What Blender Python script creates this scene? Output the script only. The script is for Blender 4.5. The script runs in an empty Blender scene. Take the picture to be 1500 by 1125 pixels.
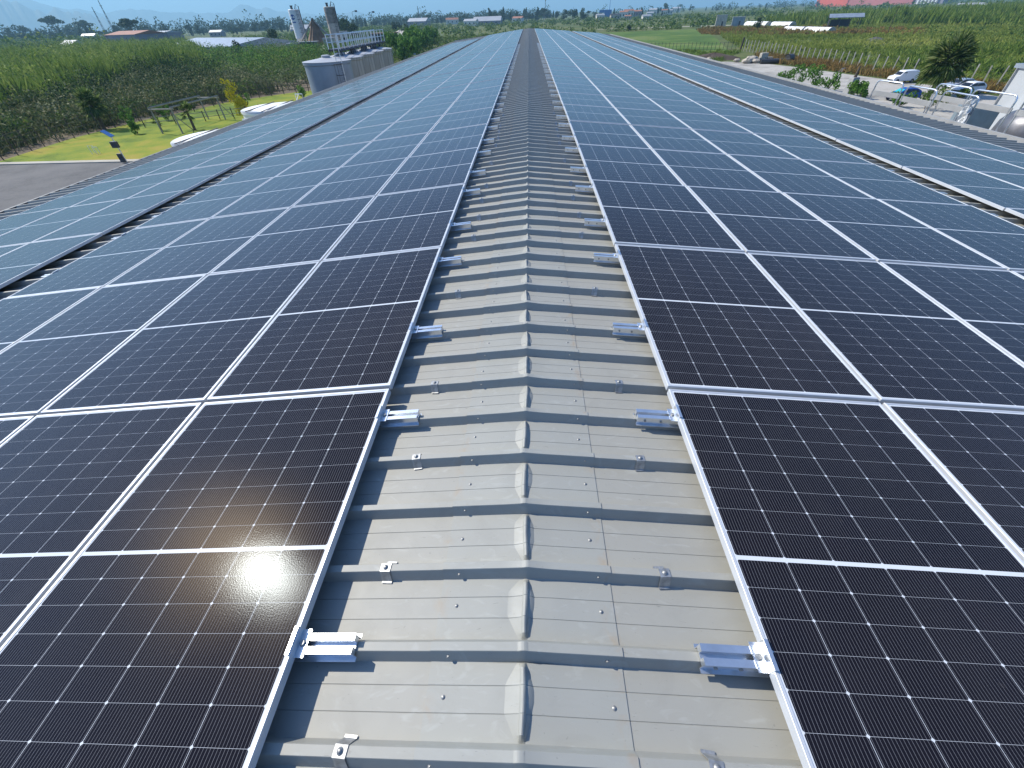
import bpy, math, random
import numpy as np
from mathutils import Vector, Matrix, Quaternion
random.seed(7); RNG=np.random.default_rng(7)
SC=bpy.context.scene; COL=SC.collection
PI=math.pi
# ------------------------------------------------------------------ helpers
class MB:
    """collects faces, then links ONE mesh object"""
    def __init__(s): s.v=[]; s.f=[]; s.m=[]; s.uv=None
    def add(s,vs,fs,mi=0):
        o=len(s.v); s.v.extend([tuple(p) for p in vs]); s.f.extend([tuple(i+o for i in f) for f in fs]); s.m.extend([mi]*len(fs)); return s
    def box(s,c,d,mi=0,rz=0,M=None,taper=1.0):
        x,y,z=[k/2 for k in d]; t=taper
        vs=[(-x,-y,-z),(x,-y,-z),(x,y,-z),(-x,y,-z),(-x*t,-y*t,z),(x*t,-y*t,z),(x*t,y*t,z),(-x*t,y*t,z)]
        R=Matrix.Rotation(rz,3,'Z') if M is None else M
        vs=[R@Vector(p)+Vector(c) for p in vs]
        return s.add(vs,[(0,3,2,1),(4,5,6,7),(0,1,5,4),(1,2,6,5),(2,3,7,6),(3,0,4,7)],mi)
    def tube(s,pts,r,n=8,mi=0,caps=True):
        pts=[Vector(p) for p in pts]; rs=r if isinstance(r,(list,tuple)) else [r]*len(pts)
        vs=[];N=len(pts); up=None
        for i,p in enumerate(pts):
            t=(pts[min(i+1,N-1)]-pts[max(i-1,0)]).normalized()
            if up is None:
                up=Vector((0,0,1)) if abs(t.z)<.9 else Vector((1,0,0))
            a=t.cross(up).normalized(); b=a.cross(t).normalized(); up=b
            for k in range(n):
                an=2*PI*k/n; vs.append(p+(a*math.cos(an)+b*math.sin(an))*rs[i])
        fs=[]
        for i in range(N-1):
            for k in range(n):
                k2=(k+1)%n; fs.append((i*n+k,i*n+k2,(i+1)*n+k2,(i+1)*n+k))
        if caps: fs.append(tuple(reversed(range(n)))); fs.append(tuple((N-1)*n+k for k in range(n)))
        return s.add(vs,fs,mi)
    def lathe(s,c,prof,n=24,mi=0,closed=True):
        c=Vector(c); vs=[];N=len(prof)
        for (r,z) in prof:
            for k in range(n):
                a=2*PI*k/n; vs.append(c+Vector((r*math.cos(a),r*math.sin(a),z)))
        fs=[]
        for i in range(N-1):
            for k in range(n):
                k2=(k+1)%n; fs.append((i*n+k,i*n+k2,(i+1)*n+k2,(i+1)*n+k))
        if closed: fs.append(tuple(reversed(range(n)))); fs.append(tuple((N-1)*n+k for k in range(n)))
        return s.add(vs,fs,mi)
    def build(s,name,mats,parent=None,smooth=False,loc=None,bevel=0,auto=None):
        me=bpy.data.meshes.new(name); me.from_pydata(s.v,[],s.f); 
        mats=mats if isinstance(mats,(list,tuple)) else [mats]
        for m in mats: me.materials.append(m)
        if len(mats)>1: me.polygons.foreach_set('material_index',s.m)
        if smooth: me.polygons.foreach_set('use_smooth',[True]*len(s.f))
        me.update()
        if auto is not None:
            me.polygons.foreach_set('use_smooth',[True]*len(s.f)); me.set_sharp_from_angle(angle=auto)
        o=bpy.data.objects.new(name,me); COL.objects.link(o)
        if parent: o.parent=parent
        if loc is not None: o.location=loc
        if bevel:
            b=o.modifiers.new('bevel','BEVEL'); b.width=bevel; b.segments=2; b.limit_method='ANGLE'
        return o
def npmesh(name,V,F,mats,mi=None,parent=None,smooth=False,uv=None):
    """fast mesh from numpy: F is (n,k)"""
    me=bpy.data.meshes.new(name); V=np.asarray(V,np.float32); F=np.asarray(F,np.int32); n,k=F.shape
    me.vertices.add(len(V)); me.vertices.foreach_set('co',V.ravel())
    me.loops.add(n*k); me.loops.foreach_set('vertex_index',F.ravel())
    me.polygons.add(n); me.polygons.foreach_set('loop_start',np.arange(n,dtype=np.int32)*k)
    mats=mats if isinstance(mats,(list,tuple)) else [mats]
    for m in mats: me.materials.append(m)
    if mi is not None: me.polygons.foreach_set('material_index',np.asarray(mi,np.int32))
    me.polygons.foreach_set('use_smooth',np.full(n,bool(smooth)))
    if uv is not None:
        l=me.uv_layers.new(name='UVMap'); l.data.foreach_set('uv',np.asarray(uv,np.float32).ravel())
    me.update(calc_edges=True); me.validate()
    o=bpy.data.objects.new(name,me); COL.objects.link(o)
    if parent: o.parent=parent
    return o
def tag(o,label=None,cat=None,group=None,kind=None):
    if label: o['label']=label
    if cat: o['category']=cat
    if group: o['group']=group
    if kind: o['kind']=kind
    return o
def empty(name,loc=(0,0,0),rz=0,label=None,cat=None,group=None):
    o=bpy.data.objects.new(name,None); COL.objects.link(o); o.location=loc; o.rotation_euler=(0,0,rz); o.empty_display_size=.2
    return tag(o,label,cat,group)
def copy_tree(o,parent=None):
    c=o.copy(); COL.objects.link(c); c.parent=parent
    for ch in [x for x in bpy.data.objects if x.parent==o]: copy_tree(ch,c)
    return c
# ------------------------------------------------------------------ materials
class NT:
    def __init__(s,name):
        s.m=bpy.data.materials.new(name); s.m.use_nodes=True; s.t=s.m.node_tree; s.t.nodes.clear()
        s.out=s.n('ShaderNodeOutputMaterial'); s.b=s.n('ShaderNodeBsdfPrincipled'); s.l(s.b.outputs[0],s.out.inputs[0])
    def n(s,k,**a):
        x=s.t.nodes.new(k)
        for i,v in a.items(): setattr(x,i,v)
        return x
    def l(s,a,b): s.t.links.new(a,b)
    def val(s,x,inp):
        if hasattr(x,'is_output'): s.l(x,inp)
        else: inp.default_value=x
    def math(s,op,a,b=0.0,c=None,clamp=False):
        m=s.n('ShaderNodeMath',operation=op,use_clamp=clamp); s.val(a,m.inputs[0]); s.val(b,m.inputs[1])
        if c is not None: s.val(c,m.inputs[2])
        return m.outputs[0]
    def mix(s,f,a,b):
        m=s.n('ShaderNodeMix',data_type='RGBA'); s.val(f,m.inputs[0])
        for x,i in ((a,6),(b,7)):
            if hasattr(x,'is_output'): s.l(x,m.inputs[i])
            else: m.inputs[i].default_value=(*x[:3],1)
        return m.outputs[2]
    def noise(s,scale,detail=3,coord='Object',rough=.55,sc=None,dist=0):
        t=s.n('ShaderNodeTexCoord'); n=s.n('ShaderNodeTexNoise'); n.inputs['Scale'].default_value=scale; n.inputs['Detail'].default_value=detail
        n.inputs['Roughness'].default_value=rough; n.inputs['Distortion'].default_value=dist
        if sc:
            mp=s.n('ShaderNodeMapping'); mp.inputs['Scale'].default_value=sc; s.l(t.outputs[coord],mp.inputs[0]); s.l(mp.outputs[0],n.inputs[0])
        else: s.l(t.outputs[coord],n.inputs[0])
        return n.outputs['Fac']
    def ramp(s,f,stops):
        r=s.n('ShaderNodeValToRGB'); s.l(f,r.inputs[0]); e=r.color_ramp.elements
        while len(e)<len(stops): e.new(.5)
        for x,(p,c) in zip(e,stops): x.position=p; x.color=(*c[:3],1) if not isinstance(c,(int,float)) else (c,c,c,1)
        return r.outputs[0]
    def bump(s,h,strength=.2,dist=.01):
        b=s.n('ShaderNodeBump'); b.inputs['Strength'].default_value=strength; b.inputs['Distance'].default_value=dist; s.l(h,b.inputs['Height']); s.l(b.outputs[0],s.b.inputs['Normal'])
    def set(s,**k):
        for a,v in k.items():
            i=s.b.inputs[a.replace('_',' ')]
            if hasattr(v,'is_output'): s.l(v,i)
            else: i.default_value=(*v,1) if isinstance(v,tuple) and len(v)==3 else v
        return s
def simple(name,col,rough=.6,metal=0,var=.12,scale=3,bump=0,spec=.5):
    t=NT(name); f=t.noise(scale,4)
    a=tuple(c*(1-var) for c in col); b=tuple(min(1,c*(1+var)) for c in col)
    t.set(Base_Color=t.ramp(f,[(.3,a),(.7,b)]),Roughness=rough,Metallic=metal)
    t.b.inputs['Specular IOR Level'].default_value=spec
    if bump: t.bump(t.noise(scale*6,5),bump,.02)
    return t.m
def leafmat(name,a,b,c,trans=.25,rough=.55,big=.05,ri=.5):
    """foliage: colour varies leaf by leaf and clump by clump"""
    t=NT(name); g=t.n('ShaderNodeNewGeometry'); f=t.math('MULTIPLY_ADD',g.outputs['Random Per Island'],ri,t.math('MULTIPLY',t.noise(big,4,coord='Object'),1-ri))
    t.set(Base_Color=t.ramp(f,[(.25,a),(.5,b),(.75,c)]),Roughness=.75); t.b.inputs['Specular IOR Level'].default_value=.12
    d=t.n('ShaderNodeBsdfTranslucent'); t.l(t.b.inputs['Base Color'].links[0].from_socket,d.inputs[0])
    mx=t.n('ShaderNodeMixShader'); mx.inputs[0].default_value=trans; t.l(t.b.outputs[0],mx.inputs[1]); t.l(d.outputs[0],mx.inputs[2]); t.l(mx.outputs[0],t.out.inputs[0])
    return t.m
M={}
def panel_glass():
    t=NT('solar_glass'); uvn=t.n('ShaderNodeUVMap'); sp=t.n('ShaderNodeSeparateXYZ'); t.l(uvn.outputs[0],sp.inputs[0])
    u,v=sp.outputs[0],sp.outputs[1]; m=t.math
    cu=m('DIVIDE',m('SUBTRACT',u,.018),.183)
    vv=m('DIVIDE',m('SUBTRACT',m('ABSOLUTE',m('SUBTRACT',v,.861)),.0075),.0925)
    def edge(x): return m('PINGPONG',x,.5)          # distance to nearest integer
    du=m('MULTIPLY',edge(cu),.183); dv=m('MULTIPLY',edge(vv),.0925)
    lu=m('LESS_THAN',du,.0007); lv=m('LESS_THAN',dv,.00028); di=m('LESS_THAN',m('ADD',du,dv),.0058)
    out=m('ADD',m('ADD',m('LESS_THAN',cu,0),m('GREATER_THAN',cu,6)),m('ADD',m('LESS_THAN',vv,0),m('GREATER_THAN',vv,9)))
    white=m('MINIMUM',m('ADD',m('ADD',lu,lv),m('ADD',di,out)),1)
    bus=m('LESS_THAN',edge(m('MULTIPLY_ADD',cu,16,.5)),.055)
    brk=m('GREATER_THAN',m('PINGPONG',m('MULTIPLY',v,60),.5),.1)
    f1=t.noise(2.2,2,coord='UV'); cell=t.mix(f1,(.006,.0065,.011),(.010,.010,.016))
    c1=t.mix(m('MULTIPLY',bus,.30),cell,(.42,.43,.46))
    c2=t.mix(white,c1,(.56,.59,.62))
    # thin dust film, real dirt on the glass
    dn=t.ramp(t.noise(1.3,5,coord='Object',rough=.65),[(.35,0),(.75,1)]); sp_=t.ramp(t.noise(90,2,coord='Object'),[(.66,0),(.74,1)])
    oi=t.n('ShaderNodeObjectInfo'); drop=t.ramp(t.noise(16,3,coord='Object'),[(.735,0),(.75,1)]); run=t.ramp(t.noise(5,4,coord='UV',sc=(1,.25,1)),[(.5,0),(.85,1)])
    dust=m('ADD',m('ADD',m('MULTIPLY',m('MULTIPLY_ADD',oi.outputs['Random'],.014,.004),m('ADD',dn,run)),m('MULTIPLY',sp_,.004)),m('MULTIPLY',drop,.02))
    c3=t.mix(dust,c2,(.42,.38,.33))
    t.t.nodes.remove(t.b)
    bp=t.n('ShaderNodeBump'); bp.inputs['Strength'].default_value=.2; bp.inputs['Distance'].default_value=.0006; t.l(t.noise(210,2,coord='Object'),bp.inputs['Height'])
    df=t.n('ShaderNodeBsdfDiffuse'); t.l(c3,df.inputs[0])
    gl=t.n('ShaderNodeBsdfAnisotropic',distribution='BECKMANN'); gl.inputs['Color'].default_value=(.80,.91,1,1); t.val(m('MULTIPLY_ADD',dn,.02,.142),gl.inputs['Roughness']); t.l(bp.outputs[0],gl.inputs['Normal'])
    g2=t.n('ShaderNodeBsdfAnisotropic',distribution='BECKMANN'); g2.inputs['Color'].default_value=(1,.78,.50,1); g2.inputs['Roughness'].default_value=.25; t.l(bp.outputs[0],g2.inputs['Normal']); mg=t.n('ShaderNodeMixShader'); mg.inputs[0].default_value=.30; t.l(gl.outputs[0],mg.inputs[1]); t.l(g2.outputs[0],mg.inputs[2])
    fr=t.n('ShaderNodeFresnel'); fr.inputs[0].default_value=1.43
    mx=t.n('ShaderNodeMixShader'); t.l(m('MAXIMUM',m('SUBTRACT',fr.outputs[0],.0345),.002),mx.inputs[0]); t.l(df.outputs[0],mx.inputs[1]); t.l(mg.outputs[0],mx.inputs[2]); t.l(mx.outputs[0],t.out.inputs[0])
    return t.m
def roof_metal(name,a,b,streak=True):
    t=NT(name); f=t.noise(1.6,6,rough=.6); g=t.noise(14,4); c=t.mix(f,a,b)
    st=t.ramp(t.noise(3,4,sc=(.25,3,1)),[(.45,0),(.8,1)])
    c=t.mix(t.math('MULTIPLY',st,.22),c,(.27,.25,.21))
    sp_=t.ramp(t.noise(60,3),[(.70,0),(.76,1)]); c=t.mix(t.math('MULTIPLY',sp_,.3),c,(.10,.10,.095))
    lt=t.ramp(t.noise(8,5,sc=(1,2.5,1),dist=1.5),[(.58,0),(.72,1)]); c=t.mix(t.math('MULTIPLY',lt,.16),c,(.50,.52,.50))
    tc=t.n('ShaderNodeTexCoord'); sx=t.n('ShaderNodeSeparateXYZ'); t.l(tc.outputs['Object'],sx.inputs[0]); ax_=t.math('ABSOLUTE',sx.outputs[0])
    near=t.math('SUBTRACT',1,t.math('MULTIPLY',t.math('ABSOLUTE',t.math('SUBTRACT',ax_,.30)),28),clamp=True)
    rn=t.ramp(t.noise(11,5,dist=.8),[(.50,0),(.68,1)]); c=t.mix(t.math('MULTIPLY',t.math('MULTIPLY',near,rn),.35),c,(.33,.22,.12))
    sm=t.ramp(t.noise(2.4,6,sc=(1,1.6,1),dist=2.2,rough=.7),[(.52,0),(.66,1)]); c=t.mix(t.math('MULTIPLY',sm,.20),c,(.22,.215,.19))
    sc2=t.ramp(t.noise(38,4,sc=(.35,2.2,1),dist=3),[(.70,0),(.715,1)]); c=t.mix(t.math('MULTIPLY',sc2,.45),c,(.13,.13,.12))
    t.set(Base_Color=c,Roughness=t.math('MULTIPLY_ADD',g,.2,.46),Metallic=.0)
    t.b.inputs['Specular IOR Level'].default_value=.4
    t.bump(t.noise(4,2),.10,.004)
    return t.m
M['glass']=panel_glass()
M['alu']=simple('aluminium_frame',(.56,.58,.60),.42,.3,.06,6)
M['galv']=simple('galvanised_steel',(.66,.69,.72),.3,.85,.10,14)
M['roof']=roof_metal('painted_roof_sheet',(.275,.272,.242),(.315,.31,.275))
M['cap']=roof_metal('painted_ridge_cap',(.272,.275,.250),(.308,.312,.284))
M['steel']=simple('steel_screw',(.30,.30,.29),.45,.6)
M['clip']=simple('weathered_zinc_saddle',(.34,.345,.34),.45,.6,.35,40)
M['wallgrey']=simple('grey_wall_sheet',(.33,.34,.34),.6)
M['dark']=simple('dark_rubber_and_shade',(.03,.03,.03),.7)  # dark car trim, and the painted shade inside bin mouths and pipes
M['gut']=simple('gutter_metal',(.10,.105,.11),.6)
#@MATS
M['reed']=leafmat('reed_leaves',(.07,.125,.02),(.16,.24,.04),(.30,.34,.09),.35,big=.035,ri=.45)
M['brush']=leafmat('dry_brush_leaves',(.05,.08,.025),(.115,.145,.05),(.26,.24,.12),.2,big=.06)
M['shrub']=leafmat('shrub_leaves',(.025,.06,.013),(.085,.15,.03),(.21,.26,.06),.3,big=.05,ri=.42)
M['dkleaf']=leafmat('dark_tree_leaves',(.015,.035,.012),(.03,.06,.02),(.06,.10,.03),.15,big=.08)
M['yellow']=leafmat('yellow_leaves',(.35,.30,.01),(.55,.48,.02),(.30,.32,.03),.3,big=.6)
M['banana']=leafmat('broad_green_leaves',(.04,.11,.015),(.09,.2,.03),(.2,.33,.07),.35,big=.1)
M['palm']=leafmat('palm_fronds',(.04,.08,.015),(.09,.15,.03),(.32,.36,.14),.35,big=.6)
M['grassR']=leafmat('tall_field_grass',(.11,.17,.03),(.24,.29,.055),(.40,.40,.11),.3,big=.025,ri=.28)
M['ochre']=leafmat('dry_ochre_grass',(.20,.12,.04),(.33,.21,.07),(.16,.15,.05),.2,big=.05)
M['bark']=simple('bark',(.10,.075,.05),.9,var=.3,scale=8,bump=.4)
M['white']=simple('white_paint',(.72,.72,.70),.45,var=.06)
M['carwhite']=simple('white_car_paint',(.75,.76,.77),.25,var=.02)
M['carsilver']=simple('silver_car_paint',(.42,.45,.50),.25,.5,var=.03)
M['carblue']=simple('blue_car_paint',(.01,.06,.30),.25,.2,var=.05)
M['teal']=simple('teal_screen_cover',(.02,.35,.38),.4)
M['carglass']=simple('tinted_car_glass',(.012,.015,.018),.08,var=.02)
M['tyre']=simple('tyre_rubber',(.02,.02,.02),.8)
M['lampglass']=simple('lamp_lens',(.6,.6,.55),.2)
M['conc']=simple('weathered_concrete',(.42,.39,.33),.85,var=.25,scale=.8,bump=.2)
M['tankgrey']=simple('grey_tank_metal',(.25,.29,.33),.45,.3,var=.2,scale=.5)
M['post']=simple('dark_wood_post',(.07,.055,.04),.9,var=.3)
M['greywood']=simple('weathered_timber',(.30,.27,.23),.85,var=.25)
M['rust']=simple('rusty_brown_steel',(.16,.09,.05),.8,var=.4,scale=.5)
M['dksteel']=simple('dark_steel',(.06,.06,.065),.6,.3)
M['rock']=simple('pale_rock',(.42,.37,.30),.9,var=.3,scale=1.2,bump=.3)
M['soil']=simple('dark_soil',(.07,.05,.035),.95,var=.35,scale=.8,bump=.4)
M['pipe']=simple('black_plastic_pipe',(.04,.04,.045),.5)
M['redroof']=simple('red_orange_sheet',(.62,.10,.05),.6,var=.1,scale=.05)
M['redroof2']=simple('faded_red_sheet',(.42,.13,.12),.7,var=.15,scale=.05)
M['tile']=simple('clay_tile_roof',(.30,.13,.08),.8,var=.2,scale=.3)
M['mauve']=simple('grey_mauve_render',(.22,.20,.24),.8,var=.1,scale=.1)
M['house']=simple('pale_house_render',(.60,.58,.52),.8,var=.08,scale=.1)
M['window']=simple('dark_window_glass',(.03,.035,.045),.2)
M['bluep']=simple('blue_machinery_paint',(.04,.16,.42),.5)
M['greyroof']=simple('pale_grey_roof_sheet',(.36,.37,.38),.5,var=.1,scale=.1)
M['tunnel']=simple('white_tunnel_film',(.78,.76,.70),.5,var=.05)
M['mesh']=simple('black_shade_mesh',(.025,.025,.027),.8)
M['yel']=simple('yellow_steel_paint',(.75,.42,.02),.45)
M['logo']=simple('blue_logo_paint',(.02,.07,.28),.5)
M['plastic']=simple('crumpled_plastic_sheet',(.62,.62,.60),.35)
M['gravelm']=simple('pale_gravel',(.45,.42,.38),.95,var=.3,scale=.6,bump=.5)
def groundmat(name,stops,scales,rough=.95,coord='Object',fine=None,bump=0):
    t=NT(name); n1=t.noise(scales[0],5,dist=.6); n2=t.noise(scales[1],4); n3=t.noise(scales[2],3)
    f=t.math('MULTIPLY_ADD',n1,.55,t.math('MULTIPLY_ADD',n2,.3,t.math('MULTIPLY',n3,.15)))
    t.set(Base_Color=t.ramp(f,stops),Roughness=rough); t.b.inputs['Specular IOR Level'].default_value=.2
    if bump: t.bump(n3,bump,.02)
    return t.m
M['ground']=groundmat('plain_ground',[(.40,(.035,.06,.015)),(.46,(.07,.10,.025)),(.51,(.12,.125,.04)),(.55,(.06,.095,.022)),(.60,(.16,.14,.06))],(.006,.03,.3))
M['asphalt']=groundmat('asphalt',[(.42,(.075,.073,.072)),(.50,(.11,.108,.105)),(.58,(.135,.13,.125))],(.06,.5,4),.85)
M['kerb']=groundmat('kerb_concrete',[(.35,(.36,.33,.27)),(.65,(.46,.43,.36))],(.3,2,8))
M['lawn']=groundmat('mown_lawn',[(.42,(.09,.14,.012)),(.47,(.16,.21,.016)),(.52,(.22,.235,.018)),(.57,(.29,.24,.035))],(.05,.35,4))
M['yard']=groundmat('worn_concrete_yard',[(.40,(.22,.205,.18)),(.47,(.34,.32,.28)),(.53,(.42,.395,.35)),(.60,(.27,.25,.22))],(.05,.3,2.5),.9)
M['dirt']=groundmat('bare_earth',[(.35,(.09,.07,.045)),(.65,(.17,.13,.08))],(.08,.5,3))
M['crop']=groundmat('green_crop_field',[(.42,(.055,.105,.016)),(.50,(.085,.14,.022)),(.56,(.14,.17,.045))],(.02,.1,1))
M['hill']=groundmat('mountain_rock',[(.35,(.10,.11,.08)),(.65,(.2,.19,.15))],(.0006,.003,.02))
M['brownband']=simple('weathered_brown_grey',(.24,.21,.18),.8,var=.4,scale=.6)
M['palewall']=simple('pale_grey_render',(.40,.42,.43),.75,var=.1,scale=.4)
M['greyb']=simple('grey_plank_paint',(.30,.30,.29),.6)
M['bluegrey']=simple('blue_grey_sheet',(.20,.26,.29),.4,.2)
M['tankdark']=simple('dark_tank_metal',(.15,.15,.16),.42,.6,var=.2)
def stainmat():
    t=NT('stained_concrete'); st=t.ramp(t.noise(1.6,5,sc=(1,1,.12),dist=.5),[(.42,0),(.62,1)]); b=t.mix(t.noise(.6,5),(.40,.37,.30),(.50,.47,.39))
    t.set(Base_Color=t.mix(t.math('MULTIPLY',st,.6),b,(.14,.13,.11)),Roughness=.85); return t.m
M['stain']=stainmat()
# ------------------------------------------------------------------ camera
f,p,y,r,cx,ch=588.22,.6958,-.0604,-.0390,.0165,1.4829
fw=Vector((math.sin(y)*math.cos(p),math.cos(y)*math.cos(p),-math.sin(p))); rt=Vector((math.cos(y),-math.sin(y),0)); up=rt.cross(fw)
rt2=rt*math.cos(r)+up*math.sin(r); up2=-rt*math.sin(r)+up*math.cos(r)
cam=bpy.data.cameras.new('camera'); co=bpy.data.objects.new('camera',cam); COL.objects.link(co); SC.camera=co
co.matrix_world=Matrix(((rt2.x,up2.x,-fw.x,cx),(rt2.y,up2.y,-fw.y,0),(rt2.z,up2.z,-fw.z,ch),(0,0,0,1)))
cam.sensor_fit='HORIZONTAL'; cam.sensor_width=36; cam.lens=36*f/1500; cam.shift_x=(750-747.57)/1500; cam.shift_y=(512.07-562.5)/1500
cam.clip_start=.05; cam.clip_end=60000
# ------------------------------------------------------------------ light
sunv=Vector((-.660,.293,.692)).normalized(); el=math.asin(sunv.z); az=math.atan2(sunv.x,sunv.y)
W=bpy.data.worlds.new('World'); SC.world=W; W.use_nodes=True; wt=W.node_tree; wt.nodes.clear()
sky=wt.nodes.new('ShaderNodeTexSky'); sky.sky_type='NISHITA'; sky.sun_disc=False; sky.sun_elevation=el; sky.sun_rotation=az%(2*PI); sky.air_density=1.1; sky.dust_density=1.0; sky.ozone_density=3.0; sky.altitude=20
bg=wt.nodes.new('ShaderNodeBackground'); bg.inputs[1].default_value=.114; wo=wt.nodes.new('ShaderNodeOutputWorld')
tn=wt.nodes.new('ShaderNodeMix'); tn.data_type='RGBA'; tn.blend_type='MULTIPLY'; tn.inputs[0].default_value=1; tn.inputs[7].default_value=(.68,.89,1.27,1); wt.links.new(sky.outputs[0],tn.inputs[6]); wt.links.new(tn.outputs[2],bg.inputs[0]); wt.links.new(bg.outputs[0],wo.inputs[0])
sl=bpy.data.lights.new('sun','SUN'); sl.energy=4.9; sl.angle=math.radians(.53); sl.color=(1,.94,.83); so=bpy.data.objects.new('sun',sl); COL.objects.link(so); so.rotation_euler=(-sunv).to_track_quat('-Z','Y').to_euler()
SC.view_settings.view_transform='Standard'; SC.view_settings.look='None'; SC.view_settings.exposure=.48; SC.view_settings.gamma=1
SC.render.engine='CYCLES'
# ------------------------------------------------------------------ roof frame of reference
SL,SR=.1105,.0850                      # the two roof slopes (radians)
def SA(s): return SR if s>0 else SL
def T(s,d,yy,h=0):
    a=SA(s); return Vector((s*(d*math.cos(a)+h*math.sin(a)),yy,-d*math.sin(a)+h*math.cos(a)))
G=-10.5                                  # ground level
RP=1.742/7; RY0=.126                    # rib pitch, phase
YS,YE=RY0-14*RP,RY0+279*RP
VAL=-.112; RH=.047
EAVE={-1:10.55,1:10.75}
bld=empty('warehouse',(0,40,G),0,'long low warehouse whose grey ribbed metal roof carries every solar panel','warehouse')
bpy.context.view_layer.update()
def under(o,par=bld):
    o.parent=par; o.matrix_parent_inverse=par.matrix_world.inverted(); return o
def rib_h(t,hw0=.030,hw1=.0125):
    a=abs(t)
    if a>=hw0: return 0.
    if a<=hw1: return RH
    return RH*(hw0-a)/(hw0-hw1)
base_off=[-.0305,-.0295,-.0133,-.0117,.0117,.0133,.0295,.0305,.0905,.0920,.0935,.1565,.1580,.1595]
def valley_h(o):  # micro creases between the ribs
    if abs(o-.0920)<1e-4 or abs(o-.1580)<1e-4: return -.0019
    return 0.
for s in (-1,1):
    S=SA(s); cS,sS=math.cos(S),math.sin(S)
    ys=[];hs=[]
    k0=-14;k1=279
    for k in range(k0,k1):
        for o in base_off:
            ys.append(RY0+k*RP+o); hs.append(VAL+rib_h(o)+valley_h(o))
    ys=np.array(ys);hs=np.array(hs); ds=np.array([.06,.6,EAVE[s]*.5,EAVE[s]])
    V=np.zeros((len(ys),len(ds),3)); 
    for j,d in enumerate(ds):
        V[:,j,0]=s*(d*cS+hs*sS); V[:,j,1]=ys; V[:,j,2]=-d*sS+hs*cS
    n,mm=len(ys),len(ds); I=np.arange(n*mm).reshape(n,mm)
    F=np.stack([I[:-1,:-1],I[:-1,1:],I[1:,1:],I[1:,:-1]],-1).reshape(-1,4)
    if s<0: F=F[:,::-1]
    under(npmesh('roof_sheet',V.reshape(-1,3),F,M['roof']))
# ridge cap: same ribs, crimped into a narrow pinched roll along the ridge line
capo=[-.0305,-.0295,-.022,-.0133,-.0117,0,.0117,.0133,.022,.0295,.0305,.034,.039,.046,.054,.064,.076,.0905,.092,.0935,.106,.120,.134,.147,.1565,.158,.1595,.172,.184,.194,.202,.209,.215]
ys=[];H=[];X=[]
for k in range(-14,279):
    near=k<60
    wl=random.uniform(.036,.060); wr=random.uniform(.026,.042); hb=random.uniform(.0125,.018); dent=random.uniform(.012,.025); jx=random.uniform(-.005,.005); pk=random.uniform(.08,.16); lift=random.uniform(-.003,.004); ds_=random.uniform(.018,.032)
    m1=random.uniform(.22,.38); m2=random.uniform(.60,.82); asym=random.uniform(.45,.8); rl=random.uniform(-.0025,.0025); rrr=random.uniform(-.0025,.0025); ph=random.uniform(0,6)
    for o in sorted(capo if near else base_off+[.045,.125,.20]):
        tt=(o-.0305)/(RP-.061); ins=0<tt<1
        if ins: bl=max(0,min(1,tt/m1,(1-tt)/(1-m2))); br=max(0,min(1,tt/(m1*1.4),(1-tt)/(1-m2*.9))); vert=min(1,tt/.08,(1-tt)/.10)
        else: bl=br=0; vert=0
        w0=.012+.002*math.sin(9*o+ph); a_=wl*(.30+.70*bl); b_=wr*(.34+.66*br)
        xs=[-.305,-.3049,-.25,-.17,-.115,-.088,-a_-.003,-a_,-a_*.62,-a_*.3-.004,-.0105,-.0075,-.004,0,.004,.0075,.0105,b_*.3+.004,b_*.62,b_,b_+.003,.088,.115,.17,.25,.3149,.315]
        row=[]; rh=rib_h(o)*1.02; v=valley_h(o)
        for x in xs:
            w=a_ if x<0 else b_
            tent=max(0,1-abs(x)/w)
            bul=0
            if ins:
                tn_=tent*tent*(3-2*tent)*.55+tent*.45; bul=hb*(.7+.3*bl)*(tn_ if x<0 else tn_**asym)*vert
                if abs(x)<.0105: bul+=.0085*math.sqrt(max(0,1-(x/.0106)**2))*vert*(1+.2*math.sin(40*o+ph))
                bul+=.0030*math.exp(-((o-pk)/.014)**2)*math.exp(-((x+.004)/.013)**2)
            rr=rh
            if rh>0:
                rr=rh*(1-(dent/RH)*(math.exp(-((abs(x)-.042)/.014)**2))*(.8 if x<0 else .35)+.14*math.exp(-((x-.004*math.sin(ph))/.020)**2))
            row.append(VAL+.0025+max(rr,bul if rh==0 else rr)+(v if bul<.003 else v*.7)+lift*math.exp(-(x/.1)**2)+(rl if x<0 else rrr)*math.exp(-((abs(x)-.10)/.035)**2)*(math.sin(PI*tt) if ins else 0)-(.0025 if abs(x) in (.305,.315) else 0))
        ys.append(RY0+k*RP+o); H.append(row); X.append([x+(jx+.0025*math.sin(20*o+ph))*math.exp(-(x/.08)**2) for x in xs])
H=np.array(H); ys=np.array(ys); X=np.array(X); V=np.zeros(H.shape+(3,)); ax=np.abs(X)
V[:,:,0]=X; V[:,:,1]=ys[:,None]; V[:,:,2]=-(np.sqrt(ax**2+.0004)*np.where(X<0,math.sin(SL),math.sin(SR)))+H
n,mm=V.shape[:2]; I=np.arange(n*mm).reshape(n,mm); F=np.stack([I[:-1,:-1],I[:-1,1:],I[1:,1:],I[1:,:-1]],-1).reshape(-1,4)
cap=npmesh('ridge_cap',V.reshape(-1,3),F,M['cap'],smooth=True); cap.data.set_sharp_from_angle(angle=math.radians(13)); under(cap)
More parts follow.
